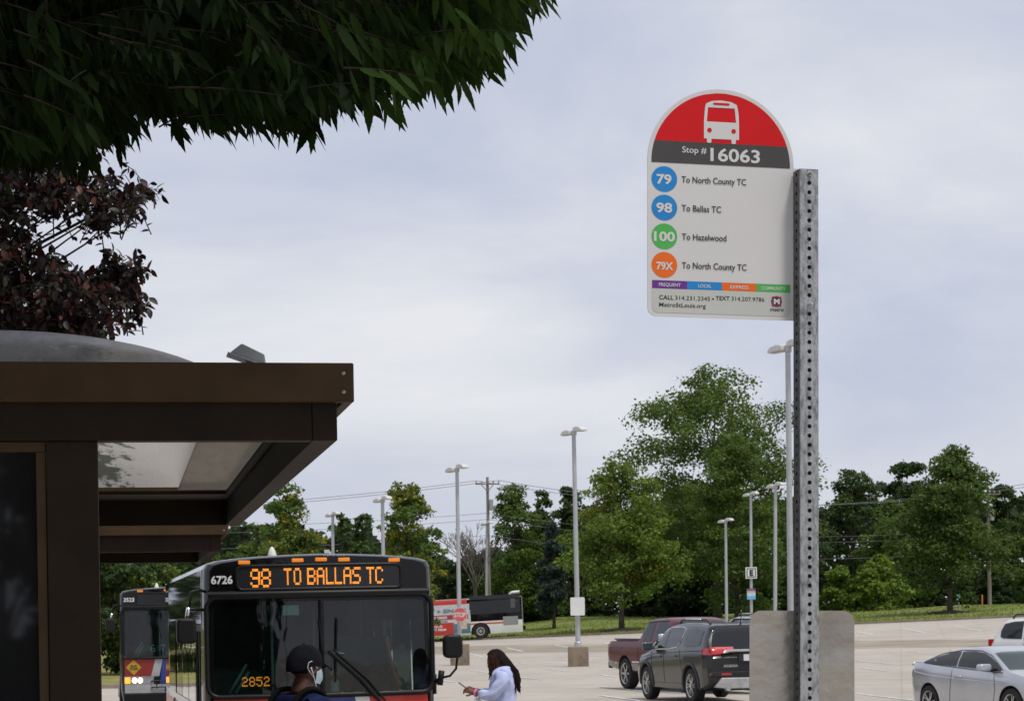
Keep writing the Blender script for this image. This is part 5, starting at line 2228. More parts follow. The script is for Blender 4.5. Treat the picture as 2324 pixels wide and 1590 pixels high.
# mask over nose and mouth, loops behind the ears
mb = MB()
rows = []
for j in range(8):
    z = -.005 - .105 * j / 7
    bulge = math.sin(math.pi * (j + .6) / 8)
    row = []
    for i in range(15):
        a = R(-74 + 148 * i / 14)
        rr_ = .098 + .020 * bulge * math.cos(a) ** 2
        jw = 1 - .22 * (j / 7)
        row.append((.03 + rr_ * math.cos(a) * (1 if j < 6 else .93), .081 * jw * math.sin(a), HZ - .006 + z * (1.0 - .34 * math.sin(a) ** 2) - .022 * math.sin(a) ** 4))
    rows.append(row)
mb.grid(rows)
mk = mb.build('face_mask', M_MASK, man, sm=True)
mb = MB()
for sg in (-1, 1):
    mb.tube([(.06, sg * .082, HZ - .012), (.035, sg * .083, HZ + .015), (.010, sg * .092, HZ + .032), (-.012, sg * .094, HZ + .025), (-.020, sg * .092, HZ - .005), (.0, sg * .090, HZ - .035), (.045, sg * .072, HZ - .075)], .0022, 6)
mb.build('mask_loop', M_EAR, mk)
mb = MB()
for sg in (-1, 1):
    mb.tube([(.004, sg * .082, HZ - .004), (.010, sg * .090, HZ - .012)], [.008, .006], 8)
    mb.tube([(.008, sg * .091, HZ - .010), (.022, sg * .092, HZ - .05), (.05, sg * .085, HZ - .14), (.075, sg * .06, HZ - .21), (.10, sg * .035, HZ - .27), (.13, 0, HZ - .36)], .0023, 6)
mb.tube([(.052, -.084, HZ - .145), (.070, -.066, HZ - .195)], .0048, 8)
mb.build('earphones', M_EAR, man, sm=True)
mb = MB()
for sg in (-1, 1):
    pts = []
    for k in range(15):
        t = math.pi * k / 14
        pts.append((-.02 + .145 * math.cos(t), sg * .125, 1.28 + .205 * math.sin(t) ** .8))
    mb.tube(pts + [(-.17, sg * .12, 1.1)], .017, 8)
mb.build('rucksack_straps', M_STRAP, man, sm=True)
mb = MB()
mb.prism(rrect(-.16, .16, .95, 1.41, .07, 5), -.30, -.145, 'YZ')
bgk = mb.build('rucksack', M_STRAP, man, sm=40, bevel=.04, seg=3)

# --- woman: facing left, looking down at her phone
D = 23.8
pw_ = at(1137, 1500, D)
wm = thing('person', 'person with long dark locs and pale blue shirt, looking down at a phone', 'person', (pw_.x + .005, D, 0.0), (0, 0, R(180 - 6)))
HZ = 1.405
WS = 1.0
elb, wr_ = (.085, .215, 1.035), (.275, .13, 1.07)
elb2, wr2 = (.085, -.215, 1.035), (.29, -.10, 1.085)
mb = MB()
vs, fs = skin_mesh([
    [((0, 0, .86), (.155, .13)), ((0, 0, 1.0), (.135, .115)), ((-.01, 0, 1.15), (.15, .125)), ((-.02, 0, 1.27), (.135, .095)), ((-.01, 0, 1.33), .06), ((.03, 0, 1.38), .052)],
    [((-.02, 0, 1.27), (.135, .095)), ((-.03, .15, 1.265), .062), ((-.03, .19, 1.22), .056), (elb, .042), (wr_, .028)],
    [((-.02, 0, 1.27), (.135, .095)), ((-.03, -.15, 1.265), .062), ((-.03, -.19, 1.22), .056), (elb2, .042), (wr2, .028)],
    [((0, 0, .86), (.155, .13)), ((0, .085, .79), .095), ((.01, .09, .44), .06), ((-.02, .09, .09), .04), ((.02, .09, .045), .038), ((.11, .10, .03), .03)],
    [((0, 0, .86), (.155, .13)), ((0, -.085, .79), .095), ((.01, -.09, .44), .06), ((-.02, -.09, .09), .04), ((.02, -.09, .045), .038), ((.11, -.10, .03), .03)],
] + hand_chains(wr_, (.85, -.30, .30), (.1, .7, .7), .55, 1.05, -1) + hand_chains(wr2, (.80, .35, .30), (0, -.5, .8), .6, 1.05), 2)
mb.add(vs, fs)
hd = MB()
head_shape(hd, (0, 0, 0), .97)
tilt = Matrix.Translation((.055, 0, HZ)) @ Matrix.Rotation(R(28), 4, 'Y')
mb.add([tilt @ v for v in hd.v], hd.f)
mb.build('body', M_SKIN2, wm, sm=True)
mb = MB()
vs, fs = skin_mesh([
    [((0, 0, .80), (.185, .165)), ((0, 0, .95), (.165, .145)), ((-.01, 0, 1.13), (.17, .15)), ((-.022, 0, 1.272), (.178, .128)), ((-.012, 0, 1.335), .088), ((.008, 0, 1.375), .070)],
    [((-.022, 0, 1.272), (.178, .128)), ((-.035, .155, 1.262), .085), ((-.03, .205, 1.20), .082), ((.03, .215, 1.10), .074), (elb, .072), ((.16, .18, 1.045), .066), ((.245, .145, 1.065), .048)],
    [((-.022, 0, 1.272), (.178, .128)), ((-.035, -.155, 1.262), .085), ((-.03, -.205, 1.20), .082), ((.03, -.215, 1.10), .074), (elb2, .072), ((.16, -.17, 1.045), .066), ((.25, -.125, 1.075), .048)]], 3)
wv_ = []
for v in vs:                                               # folds of loose cotton
    f = .006 * math.sin(v[2] * 62 + v[0] * 40) * math.sin(v[1] * 35 + v[2] * 18)
    wv_.append((v[0] + f, v[1] + f, v[2] + f * .5))
mb.add(wv_, fs)
shw = mb.build('shirt', M_BLUE_S, wm, sm=True)
mb = MB()
vs, fs = skin_mesh([
    [((0, 0, .88), (.165, .135)), ((0, 0, .82), (.165, .135)), ((0, .085, .76), .11), ((.01, .09, .44), .078), ((-.02, .09, .07), .062)],
    [((0, 0, .82), (.165, .135)), ((0, -.085, .76), .11), ((.01, -.09, .44), .078), ((-.02, -.09, .07), .062)]], 2)
mb.add(vs, fs)
mb.build('trousers', M_JEAN, wm, sm=True)
mb = MB()
for sg in (-1, 1):
    vs, fs = skin_mesh([[((-.045, sg * .09, .042), .044), ((.04, sg * .095, .042), .046), ((.15, sg * .10, .033), .037)]], 2)
    mb.add(vs, fs)
mb.build('shoes', M_SHOE, wm, sm=True)
mb = MB()
mb.tube([tuple(lerp(wr_[i], elb[i], t) for i in range(3)) for t in (.02, .10)], .043, 14)
mb.build('wristband', M_PINK, wm)
# crown of hair and hanging locs
mb = MB()
rows = []
for j in range(12):
    ph = R(1 + 104 * j / 11)
    row = []
    for i in range(29):
        th = R(50 + 260 * i / 28) if j > 4 else R(10 + 340 * i / 28) if j > 2 else 2 * math.pi * i / 28
        p = tilt @ Vector((-.006 + .106 * math.sin(ph) * math.cos(th), .088 * math.sin(ph) * math.sin(th), .012 + .122 * math.cos(ph)))
        row.append(p)
    rows.append(row)
mb.grid(rows)
hr = mb.build('hair', M_HAIR, wm, sm=True)
random.seed(21)
mb = MB()
mb2 = MB()
for k in range(190):
    lowb = k % 3 == 0
    th = R(random.uniform(125, 235)) if lowb else R(random.uniform(66, 294))
    ph = R(random.uniform(60, 100)) if lowb else R(random.uniform(30, 95))
    p0 = tilt @ Vector((-.006 + .108 * math.sin(ph) * math.cos(th), .090 * math.sin(ph) * math.sin(th), .012 + .124 * math.cos(ph)))
    back = math.cos(th) < -.35
    ln = random.uniform(.26, .40) if back else random.uniform(.17, .30)
    fr_ = Vector((math.cos(th) * .035 + (-.092 if back else -.012), math.sin(th) * .016, 0))
    wob = random.uniform(0, 6.28)
    pts = []
    n_ = 8
    for q in range(n_ + 1):
        t = q / n_
        pts.append(p0 + fr_ * (min(1, t * 1.5) if back else min(1, t * 2.2)) + Vector((.008 * math.sin(t * 11 + wob) * t - (.035 * t * t if back else -.015 * t), .008 * math.cos(t * 9 + wob) * t, -ln * t)))
    (mb2 if (not back and k % 3) else mb).tube(pts, [.0075] * n_ + [.003], 5)
mb.build('locs', M_HAIR, hr, sm=True)
mb2.build('front_locs', M_HAIR2, hr, sm=True)
# phone and bag are things of their own, held by her
hold = wm.matrix_basis
ph_ = thing('phone', 'black phone held in the hands of the person in the blue shirt', 'phone')
mwm = Matrix.Translation(wm.location) @ Matrix.Rotation(R(174), 4, 'Z')
ph_.matrix_basis = mwm @ Matrix.Translation((.405, .03, 1.135)) @ Matrix.Rotation(R(-38), 4, 'Y')
mb = MB()
mb.prism(rrect(-.078, .078, -.037, .037, .010, 3), -.004, .004, 'XY')
mb.build('phone_body', M_PHONE, ph_, bevel=.002)
bg_ = thing('carrier_bag', 'small white bag hanging below the hands of the person in the blue shirt', 'bag')
bg_.matrix_basis = mwm @ Matrix.Translation((.25, .15, .86))
mb = MB()
rows = []
for j in range(8):
    t = j / 7
    rx, ry = lerp(.075, .02, t ** 2.2), lerp(.04, .012, t ** 1.5)
    rows.append([(rx * math.cos(a) * (1 + .10 * math.sin(3 * a + j)), ry * math.sin(a) * (1 + .12 * math.cos(4 * a + j * 1.7)), .18 * t - .02) for a in [2 * math.pi * k / 16 for k in range(17)]])
mb.grid(rows)
mb.build('bag_body', M_BAG, bg_, sm=True)
# ------------------------------------------------------------------ lamp posts
M_LPOLE = mat('lamp_pole_grey', (.42, .43, .44), .45, .3, var=.06, scale=3)
M_LHEAD = mat('lamp_head_white', (.60, .60, .58), .45, var=.05)
M_BLOCK = mat('weathered_block', (.26, .205, .145), .9, scale=2.2, col2=(.15, .12, .09), bump=.3, bscale=18, lo=.42, hi=.66)
M_WSIGN = mat('plain_sign_white', (.70, .71, .69), .5, var=.03)
M_LENSW = mat('lamp_diffuser', (.5, .5, .48), .4)


def lamp_post(label, top, base, D, r, block=0, zbase=None, double=True):
    a, b = at(*top, D), at(*base, D)
    z0 = zbase if zbase is not None else gz(b.x, D)
    root = thing('lamp_post', label, 'lamp post', (b.x, D, z0), group='lamp posts in the car park')
    turn = Matrix.Rotation(R(-58), 4, 'Z')
    H = a.z - z0
    dx = a.x - b.x if abs(a.x - b.x) < .35 else 0
    hb = 0
    if block:
        hb = block
        w2 = .38
        MB().box(-w2, w2, -w2, w2, -.25, hb).build('concrete_block', M_BLOCK, root, bevel=.02)
    p = MB()
    p.tube([(0, 0, hb), (dx, 0, H)], [r, r * .82], 12)
    p.build('pole', M_LPOLE, root, sm=40)
    f = MB()
    f.box(-r * 2, r * 2, -r * 2, r * 2, hb, hb + .03)
    f.lathe([(r * 1.5, hb + .03), (r * 1.45, hb + .16), (r * 1.1, hb + .20)], 12)
    f.build('base_flange', M_LPOLE, root)
    k = 1.0
    # two shoebox heads, one pushed out to either side and a little in depth
    for sg, dy in ((-1, -.06), (1, .06)) if double else ((-1, 0),):
        h = MB()
        h.mx = Matrix.Translation((dx, 0, 0)) @ turn @ Matrix.Translation((-dx, 0, 0))
        x0, x1 = sg * .02, sg * .78
        prof = [(.03, 0), (.62, -.02), (.62, .05), (.50, .14), (.24, .18), (.03, .14)]
        h.prism([(dx + sg * x, H + .02 + z - (.10 if sg < 0 else 0)) for x, z in prof], dy - .15, dy + .15)
        ho = h.build('lamp_head', M_LHEAD, root, bevel=.03)
        g = MB()
        g.mx = h.mx
        zz = H + .012 - (.10 if sg < 0 else 0)
        g.add([(dx + sg * .18, dy - .11, zz - .008), (dx + sg * .58, dy - .11, zz - .022), (dx + sg * .58, dy + .11, zz - .022), (dx + sg * .18, dy + .11, zz - .008)], [(0, 1, 2, 3)])
        g.build('diffuser', M_LENSW, ho)
    c_ = MB()
    c_.lathe([(r * 1.15, H - .12), (r * 1.2, H + .04), (r * .6, H + .07)], 12, 'Z', (dx, 0, 0))
    c_.build('pole_cap', M_LPOLE, root, sm=40)
    return root, a, b


lamp_post('twin-headed lamp post on a stained concrete block, with a blank white sign on it', (1302, 980), (1313, 1527), 83, .095, .74)
LB, la, lb = lamp_post('grey twin-headed lamp post on a tan block behind the bus mirror, stop sign on it', (1037, 1064), (1044, 1500), 88, .085, .85)
lamp_post('tallest grey lamp post, partly behind the perforated steel post', (1788, 788), (1797, 1600), 57.7, .086, zbase=0)
lamp_post('grey lamp post between the lettered one and the tall one beside the steel post', (1760, 1102), (1759, 1420), 122, .11)
LE, _a, _b = lamp_post('grey lamp post carrying the square letter sign and a small striped notice', (1704, 1122), (1705, 1398), 140, .10, zbase=None)
lamp_post('shorter grey lamp post left of the lettered lamp post, before the trees', (1647, 1182), (1649, 1408), 140, .10)
lamp_post('grey twin-headed lamp post rising behind the middle of the nearest bus roof', (868, 1134), (872, 1470), 105, .10)
lamp_post('grey lamp post behind the nearest bus, left of the twin-headed one over its roof', (755, 1168), (757, 1460), 128, .10)
lamp_post('slim grey lamp post beside the wooden utility pole, behind the distant bus', (1105, 1188), (1104, 1440), 165, .11)

# signs fixed to lamp posts
D = 82.7
p = at(1311, 1375, D)
sg_ = thing('notice_sign', 'blank white sheet sign on the lamp post with the stained block', 'sign', p)
MB().prism(rrect(-.27, .27, -.34, .34, .04, 4), .06, .066).build('sign_sheet', M_WSIGN, sg_)
D = 87.7
p = at(1044, 1394, D)
st_ = thing('stop_sign', 'faded red octagonal stop sign in front of the distant bus', 'stop sign', p)
r8 = .305
oc = [(r8 * math.cos(R(22.5 + 45 * k)), r8 * math.sin(R(22.5 + 45 * k))) for k in range(8)]
MB().prism(oc, 0, .006).build('sign_edge', M_WSIGN, st_)
o2 = [(q[0] * .94, q[1] * .94) for q in oc]
MB().prism(o2, -.006, -.002).build('sign_face', mat('faded_red', (.56, .10, .11), .5), st_)
mb = MB()
put_text(mb, 'STOP', -.225, .225, -.09, .18, -.009, .02)
mb.build('lettering', M_WSIGN, st_)
D = 139.8
p = at(1705, 1299, D)
es = thing('letter_sign', 'square white sign with a black framed letter E', 'sign', p)
MB().box(-.36, .36, 0, .02, -.36, .36).build('sign_sheet', M_WSIGN, es)
mb = MB()
for q in ((-.29, .29, .24, .29), (-.29, .29, -.29, -.24), (-.29, -.24, -.24, .24), (.24, .29, -.24, .24)):
    mb.box(q[0], q[1], -.008, -.004, q[2], q[3])
mb.build('sign_border', M_BLACKINK, es)
mb = MB()
put_text(mb, 'E', -.11, .13, -.17, .34, -.010, .06)
mb.build('lettering', M_BLACKINK, es)
p = at(1705, 1347, D)
ns = thing('striped_notice', 'small notice with purple, orange and pale blue stripes below the letter sign', 'sign', p)
MB().box(-.27, .27, 0, .02, -.34, .34).build('sign_sheet', M_WSIGN, ns)
for nm, za, zb_, m in (('purple_stripe', .20, .339, mat('notice_purple', (.10, .10, .32), .5)), ('orange_stripe', .10, .2, mat('notice_orange', (.75, .32, .10), .5)),
                       ('blue_stripe', -.34, -.12, mat('notice_blue', (.16, .42, .72), .5)), ('pale_panel', -.119, .099, mat('notice_pale_blue', (.45, .60, .72), .5))):
    MB().box(-.269, .269, -.006, -.002, za, zb_).build(nm, m, ns)

# stub pole on a dark block up on the grass
q = ground_at(1628, 1384)
tb = thing('stub_post', 'short grey stub post on a dark concrete block on the grass', 'post', (q.x, q.y, q.z))
MB().box(-.36, .36, -.36, .36, -.2, .75).build('concrete_block', mat('dark_block', (.10, .07, .05), .9), tb, bevel=.03)
mb = MB()
mb.tube([(0, 0, .75), (0, 0, 1.75)], .08, 8)
mb.lathe([(.2, .75), (.18, .9), (.09, .98)], 10)
mb.build('stub_pole', M_LPOLE, tb)

# small markers by the trees
q = at(2176, 1355, 158)
gs = thing('green_sign', 'small green and white sign beside the trunk of the broad tree', 'sign', (q.x, 158, gz(q.x, 158)))
h = q.z - gz(q.x, 158)
MB().box(-.17, .17, 0, .02, h - .24, h + .24).build('sign_sheet', mat('street_green', (.03, .36, .24), .5), gs)
mb = MB()
mb.box(-.13, .13, -.006, -.002, h - .02, h + .03)
mb.box(-.10, .12, -.006, -.002, h - .17, h - .11)
mb.box(-.10, .02, -.006, -.002, h + .09, h + .14)
mb.build('sign_marks', M_WSIGN, gs)
MB().tube([(0, .04, -.1), (0, .04, h)], .03, 6).build('sign_post', M_LPOLE, gs)
q = at(2229, 1354, 165)
om = thing('marker_post', 'thin orange marker post near the right utility pole', 'post', (q.x, 165, gz(q.x, 165)))
mb = MB()
mb.lathe([(.05, -.1), (.055, .78), (.03, .86), (.0, .87)], 8)
mb.build('marker_body', mat('marker_orange', (.60, .20, .02), .6), om)

# fire hydrant
q = at(262, 1490, 113)
fh = thing('fire_hydrant', 'red fire hydrant on the dry grass left of the waiting bus', 'fire hydrant', (q.x, 113, q.z))
M_HYD = mat('hydrant_red', (.30, .022, .03), .45, var=.15)
mb = MB()
mb.lathe([(.20, -.2), (.20, .05), (.15, .06), (.15, .56), (.19, .57), (.19, .63), (.15, .68), (.10, .75), (.05, .78), (.045, .84), (.0, .85)], 14)
mb.build('barrel', M_HYD, fh, sm=40)
for sg in (-1, 1):
    mb = MB()
    mb.lathe([(.085, 0), (.085, .10), (.11, .10), (.11, .15), (.04, .16), (.04, .20)], 10, 'X', (0, 0, .46))
    if sg < 0:
        mb.v = [Vector((-v.x, v.y, v.z)) for v in mb.v]
    mb.v = [Vector((v.x + sg * .12, v.y, v.z)) for v in mb.v]
    mb.build('hose_outlet', M_HYD, fh)
mb = MB()
mb.lathe([(.10, 0), (.10, -.10), (.13, -.10), (.13, -.15), (.04, -.16), (.04, -.2)], 10, 'Y', (0, -.10, .42))
mb.build('pumper_outlet', M_HYD, fh)

# ------------------------------------------------------------------ utility poles and wires
M_WOOD = mat('pole_wood', (.22, .19, .16), .9, var=.25, scale=4, stretch=(1, 1, .1))
M_WIRE = mat('wire_dark', (.16, .165, .18), .7)
M_INSUL = mat('insulator_grey', (.35, .35, .34), .4)


def util(label, px, ytop, D, arm=True):
    a = at(px, ytop, D)
    z0 = gz(a.x, D)
    root = thing('utility_pole', label, 'utility pole', (a.x, D, z0 - .2), group='utility poles behind the trees')
    H = a.z - z0 + .2
    MB().tube([(0, 0, 0), (0, 0, H)], [.16, .11], 10).build('pole', M_WOOD, root, sm=40)
    mb = MB()
    mb.box(-.92, .92, -.18, -.12, H - .60, H - .50)
    mb.tube([(-.5, -.16, H - .55), (0, -.16, H - 1.15)], .035, 6)
    mb.tube([(.5, -.16, H - .55), (0, -.16, H - 1.15)], .035, 6)
    mb.build('cross_arm', M_WOOD, root)
    for x in (-.88, -.45, .45, .88):
        mb = MB()
        mb.lathe([(.05, 0), (.07, .05), (.07, .1), (.04, .12), (.05, .18), (.02, .2)], 8, 'Z', (x, -.155, H - .48))
        mb.build('insulator', M_INSUL, root)
    mb = MB()
    mb.lathe([(.16, -2.6), (.17, -2.55), (.17, -1.8), (.16, -1.75)], 10, 'Z', (.26, -.12, H))
    mb.build('transformer', M_INSUL, root)
    return a, root


UA, ua_ = util('weathered wooden utility pole with cross arm between the bare tree and bright trees', 1106, 1082, 172)
UB, ub_ = util('pale utility pole standing among the trees at the far right', 2242, 1105, 172)


def wire(label, a, b, sag, r=.020):
    mb = MB()
    n_ = 24
    pts = [a.lerp(b, k / n_) - Vector((0, 0, sag * 4 * (k / n_) * (1 - k / n_))) for k in range(n_ + 1)]
    mb.tube(pts, r, 5)
    o = mb.build('power_line', M_WIRE)
    tag(o, label, 'power line', 'overhead wires between the utility poles')


zt_ = Vector((0, -.15, -.28))
for dx_, nm in ((-.88, 'outermost'), (.88, 'inner')):
    v = Vector((dx_, 0, 0))
    wire('%s thin upper wire running left from the wooden utility pole' % nm, UA + zt_ + v, at(180, 1165 + 5 * dx_, 165), .4)
    wire('%s thin upper wire sagging between the two utility poles' % nm, UA + zt_ + v, UB + zt_ + v + Vector((0, 0, 0)), 1.55)
    wire('%s thin upper wire rising off to the right edge' % nm, UB + zt_ + v, at(2700, 1030 + 5 * dx_, 165), .2)
for k, (yl, yr, ym) in enumerate(((1172, 1158, 1164), (1186, 1170, 1178), (1222, 1208, 1214))):
    wire('%s faint lower wire left of the wooden utility pole' % ('highest', 'middle', 'lowest')[k], at(1106, ym, 172.3), at(200, yl + 26, 166), .3, .016)
    wire('%s faint lower wire through the trees right of the wooden utility pole' % ('highest', 'middle', 'lowest')[k], at(1106, ym, 172.3), at(2242, yr + 40, 172.3), 1.2, .014)
# ------------------------------------------------------------------ trees beyond the car park
M_LEAF = leaf_mat('tree_leaves', .38, .6, .2)
M_BARK = mat('tree_bark', (.075, .058, .045), .95, var=.35, scale=8, bump=.5, bscale=20, stretch=(1, 1, .3))
M_MULCH = mat('mulch', (.045, .028, .022), .95, var=.3, scale=10)


def crown_radius(t, shape):
    """half-width (0..1) of the crown at relative height t"""
    if shape == 'cone':
        return interp(t, [(0, .62), (.12, .95), (.25, 1), (.5, .78), (.75, .48), (.9, .26), (1, .08)])
    if shape == 'wide':
        return interp(t, [(0, .45), (.18, .85), (.4, 1), (.62, .96), (.82, .72), (.95, .38), (1, .15)])
    if shape == 'column':
        return interp(t, [(0, .8), (.2, 1), (.6, .85), (.85, .5), (1, .12)])
    if shape == 'bush':
        return interp(t, [(0, 1), (.4, .98), (.7, .75), (.9, .4), (1, .1)])
    return interp(t, [(0, .5), (.15, .88), (.38, 1), (.6, .88), (.8, .62), (.93, .34), (1, .12)])


DARK, MID, BRIGHT, YEL, BLUEG = (.048, .080, .027), (.085, .138, .034), (.130, .195, .040), (.25, .25, .040), (.055, .085, .070)


def tree(label, px, ytop, ybase, D, wpx, shape, seed, col, accent=None, acc=.1, nclump=60, leaves=9000, base_t=.18, ls=.25, tall_trunk=True, name='tree', cat='tree', lean=0, mulch=False,
         gaps=.0, group='trees beyond the car park', zover=None):
    global RNG
    rng = np.random.default_rng(seed)
    rd = random.Random(seed)
    top = at(px, ytop, D)
    z0 = gz(top.x, D) if zover is None else zover
    H = top.z - z0
    W = wpx / F * D / 2 * ((1.30 if px < 1300 else 1.2) if name == 'tree' else 1.05)
    leaves = int(leaves * (1.5 if name == 'tree' else 1.5))
    root = thing(name, label, cat, (top.x, D, z0), group=group)
    zc0 = H * base_t
    hc = H - zc0
    # a few boughs carry masses of foliage, each made of several tufts: gaps stay open between the boughs
    cl = []
    nm = max(9, int(nclump / (4.0 if shape == 'wide' else 2.7)))
    mass = []
    for k in range(nm * 40):
        if len(mass) >= nm:
            break
        t = ((len(mass) + rd.random()) / nm) ** .92
        rad = W * crown_radius(t, shape) * rd.uniform(.82, 1.12)
        a = rd.uniform(0, 2 * math.pi)
        R_ = W * (rd.uniform(.24, .37) * (1.1 - .28 * t) if shape == 'wide' else rd.uniform(.26, .40) * (1.1 - .38 * t))
        q = 1 - .55 * rd.random() ** 2
        c = Vector((math.cos(a) * max(0, rad - R_ * .7) * q + lean * t, math.sin(a) * max(0, rad - R_ * .7) * q, zc0 + t * hc - R_ * .55 + rd.uniform(-.04, .04) * hc))
        if any((c - o[0]).length < (R_ + o[1]) * (.46 if shape == 'wide' else .37) for o in mass) and k < nm * 30:
            continue
        mass.append((c, R_, rd.random(), t))
    for c, R_, u, t in mass:
        for k in range(rd.randint(7, 11)):
            d = Vector((rd.gauss(0, 1), rd.gauss(0, 1), rd.gauss(.25, .6))).normalized()
            rc = R_ * rd.uniform(.28, .55)
            cl.append((c + Vector((d.x * 1.15, d.y * 1.15, d.z * .70)) * R_ * rd.uniform(.55, 1.05), rc, min(1, max(0, u * .6 + rd.random() * .4)), t))
    # a core of inner foliage, self-shading put into its darker tint
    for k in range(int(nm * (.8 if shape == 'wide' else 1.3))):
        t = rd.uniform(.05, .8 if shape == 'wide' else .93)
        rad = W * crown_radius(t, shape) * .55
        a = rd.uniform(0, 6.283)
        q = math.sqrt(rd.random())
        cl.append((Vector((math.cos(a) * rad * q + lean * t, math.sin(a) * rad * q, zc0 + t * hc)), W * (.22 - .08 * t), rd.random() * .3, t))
    # trunk and limbs
    tb = MB()
    r0 = max(.10, H * .017)
    if tall_trunk:
        pts, rads = [], []
        for k in range(9):
            t = k / 8
            pts.append((math.sin(k * 1.3 + seed) * .03 * H * .2 * t + lean * t * .7, math.cos(k * 1.7 + seed) * .02 * H * .2 * t, -.3 + (H * .86 + .3) * t))
            rads.append(r0 * (1.35 if k == 0 else (1 - .88 * t)))
        tb.tube(pts, rads, 9)
        for c, rc, _, t in rd.sample(cl, min(len(cl), 34)):
            zj = max(zc0 * .75, c.z - .35 * math.hypot(c.x, c.y) - .3 * H * .12)
            tt = min(.95, max(.1, zj / (H * .93)))
            j = Vector(pts[int(tt * 8)]).lerp(Vector(pts[min(8, int(tt * 8) + 1)]), tt * 8 - int(tt * 8))
            mid = j.lerp(c, .5) + Vector((0, 0, .06 * (c - j).length))
            rr = r0 * (.34 - .2 * tt)
            tb.tube([j, mid, c], [rr, rr * .65, rr * .25], 5)
    else:
        for k in range(7):
            c = rd.choice(cl)[0]
            b_ = Vector((rd.uniform(-.3, .3) * W, rd.uniform(-.3, .3) * W, -.2))
            tb.tube([b_, b_.lerp(c, .5) + Vector((0, 0, .2)), c], [.05, .035, .012], 5)
    tb.build('trunk', M_BARK, root, sm=True)
    # leaves
    wts = np.array([c[1] ** 2 for c in cl])
    cnt = np.maximum(8, (wts / wts.sum() * leaves).astype(int))
    C, Dr, Nr, Tn = [], [], [], []
    base = np.array(col)
    for (c, rc, u, t), n in zip(cl, cnt):
        d = norm(rng.normal(size=(n, 3)) + np.array([0, 0, .35]))
        r = rc * (1 - .75 * rng.random(n) ** 1.7) * np.where(rng.random(n) < .08, rng.uniform(1.0, 1.35, n), 1.0)
        off = d * r[:, None] * np.array([1.22, 1.22, .78])
        C.append(np.array(c)[None, :] + off)
        nr = norm(d * .7 + rng.normal(size=(n, 3)) * .55 + np.array([0, 0, .5]))
        Nr.append(nr)
        Dr.append(norm(np.cross(nr, rng.normal(size=(n, 3)))))
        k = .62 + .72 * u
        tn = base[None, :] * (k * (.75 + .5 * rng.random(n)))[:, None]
        if accent is not None and u < acc * 3:
            m_ = (rng.random(n) < (.75 if u < acc * 1.5 else .35))[:, None]
            tn = np.where(m_, np.array(accent)[None, :] * (.7 + .5 * rng.random(n))[:, None], tn)
        Tn.append(tn)
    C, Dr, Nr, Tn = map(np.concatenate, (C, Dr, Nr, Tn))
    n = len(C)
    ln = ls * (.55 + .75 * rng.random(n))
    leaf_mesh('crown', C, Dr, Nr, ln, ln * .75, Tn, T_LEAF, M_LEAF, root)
    if mulch:
        mb = MB()
        mb.lathe([(1.5, -.4), (1.5, .02), (1.2, .10), (.3, .2)], 22)
        mb.build('mulch_ring', M_MULCH, root, sm=True)
    return root


tree('giant open-crowned tree towering over all others left of the steel post', 1620, 838, 1385, 172, 395, 'wide', 3, MID, BRIGHT, .12, 150, 27000, .28, .27, gaps=.30)
tree('rounded bright green tree with a short visible trunk behind the maroon pickup', 1405, 1050, 1410, 152, 240, 'oval', 5, BRIGHT, YEL, .03, 85, 15000, .27, .24, mulch=True)
tree('tall narrow tree in front of the giant tree, behind the letter sign', 1668, 985, 1395, 158, 205, 'oval', 8, MID, BRIGHT, .10, 80, 13000, .15, .24)
tree('full green tree with tapered top behind the tail of the distant bus', 1165, 1088, 1385, 176, 150, 'column', 12, MID, BRIGHT, .10, 70, 11000, .06, .24)
tree('dark leafy tree just right of the tapered tree, its top level with the wires', 1290, 1098, 1385, 186, 110, 'column', 14, DARK, MID, .2, 55, 9000, .10, .26)
tree('second dark tree in the gap left of the lamp post with the blank sign', 1232, 1118, 1385, 190, 90, 'oval', 15, DARK, MID, .2, 45, 7000, .05, .26)
tree('blue-green spruce in the dark gap between two broadleaf trees', 1254, 1180, 1392, 164, 70, 'cone', 16, BLUEG, None, 0, 60, 7000, .16, .20)
tree('yellow-flecked tree with pointed top behind the right end of the nearest bus', 920, 1092, 1400, 125, 150, 'oval', 18, MID, YEL, .17, 75, 13000, .08, .20)
tree('yellow-green tree with spire top rising left of the lamp behind the bus', 662, 1104, 1400, 118, 175, 'oval', 20, MID, YEL, .14, 80, 14000, .05, .20, lean=-.3)
tree('thin dark tree just right of the spire-topped yellow-green tree', 775, 1158, 1400, 150, 90, 'oval', 22, DARK, MID, .2, 45, 6000, .1, .24, gaps=.25)
tree('small dark tree between the two lamp posts behind the bus', 825, 1176, 1400, 155, 95, 'oval', 23, DARK, MID, .2, 45, 6500, .1, .24)
tree('low green tree peeping over the roof edge of the nearest bus', 590, 1180, 1400, 135, 140, 'wide', 24, MID, BRIGHT, .12, 60, 9000, .05, .23)
tree('dark tree peeping under the second shelter roof beside the bus roof', 470, 1212, 1420, 100, 150, 'wide', 26, DARK, MID, .22, 60, 9000, .05, .18)
tree('big shaded tree left of the waiting bus, under the shelter roof', 285, 1205, 1440, 82, 190, 'wide', 28, DARK, BRIGHT, .16, 90, 16000, .10, .15, zover=.3)
tree('broad tree standing alone with a clear trunk and mulch at the far right', 2150, 1018, 1392, 147, 250, 'oval', 31, (.075, .12, .032), BRIGHT, .10, 95, 17000, .27, .24, mulch=True, lean=.3)
tree('dark rounded tree right behind the steel post, left of the dark far pair', 1935, 1062, 1370, 196, 190, 'wide', 33, DARK, MID, .15, 80, 12000, .10, .28)
tree('dark high tree behind the broad tree with the clear trunk', 2050, 1042, 1370, 204, 150, 'wide', 35, DARK, MID, .15, 70, 11000, .10, .30)
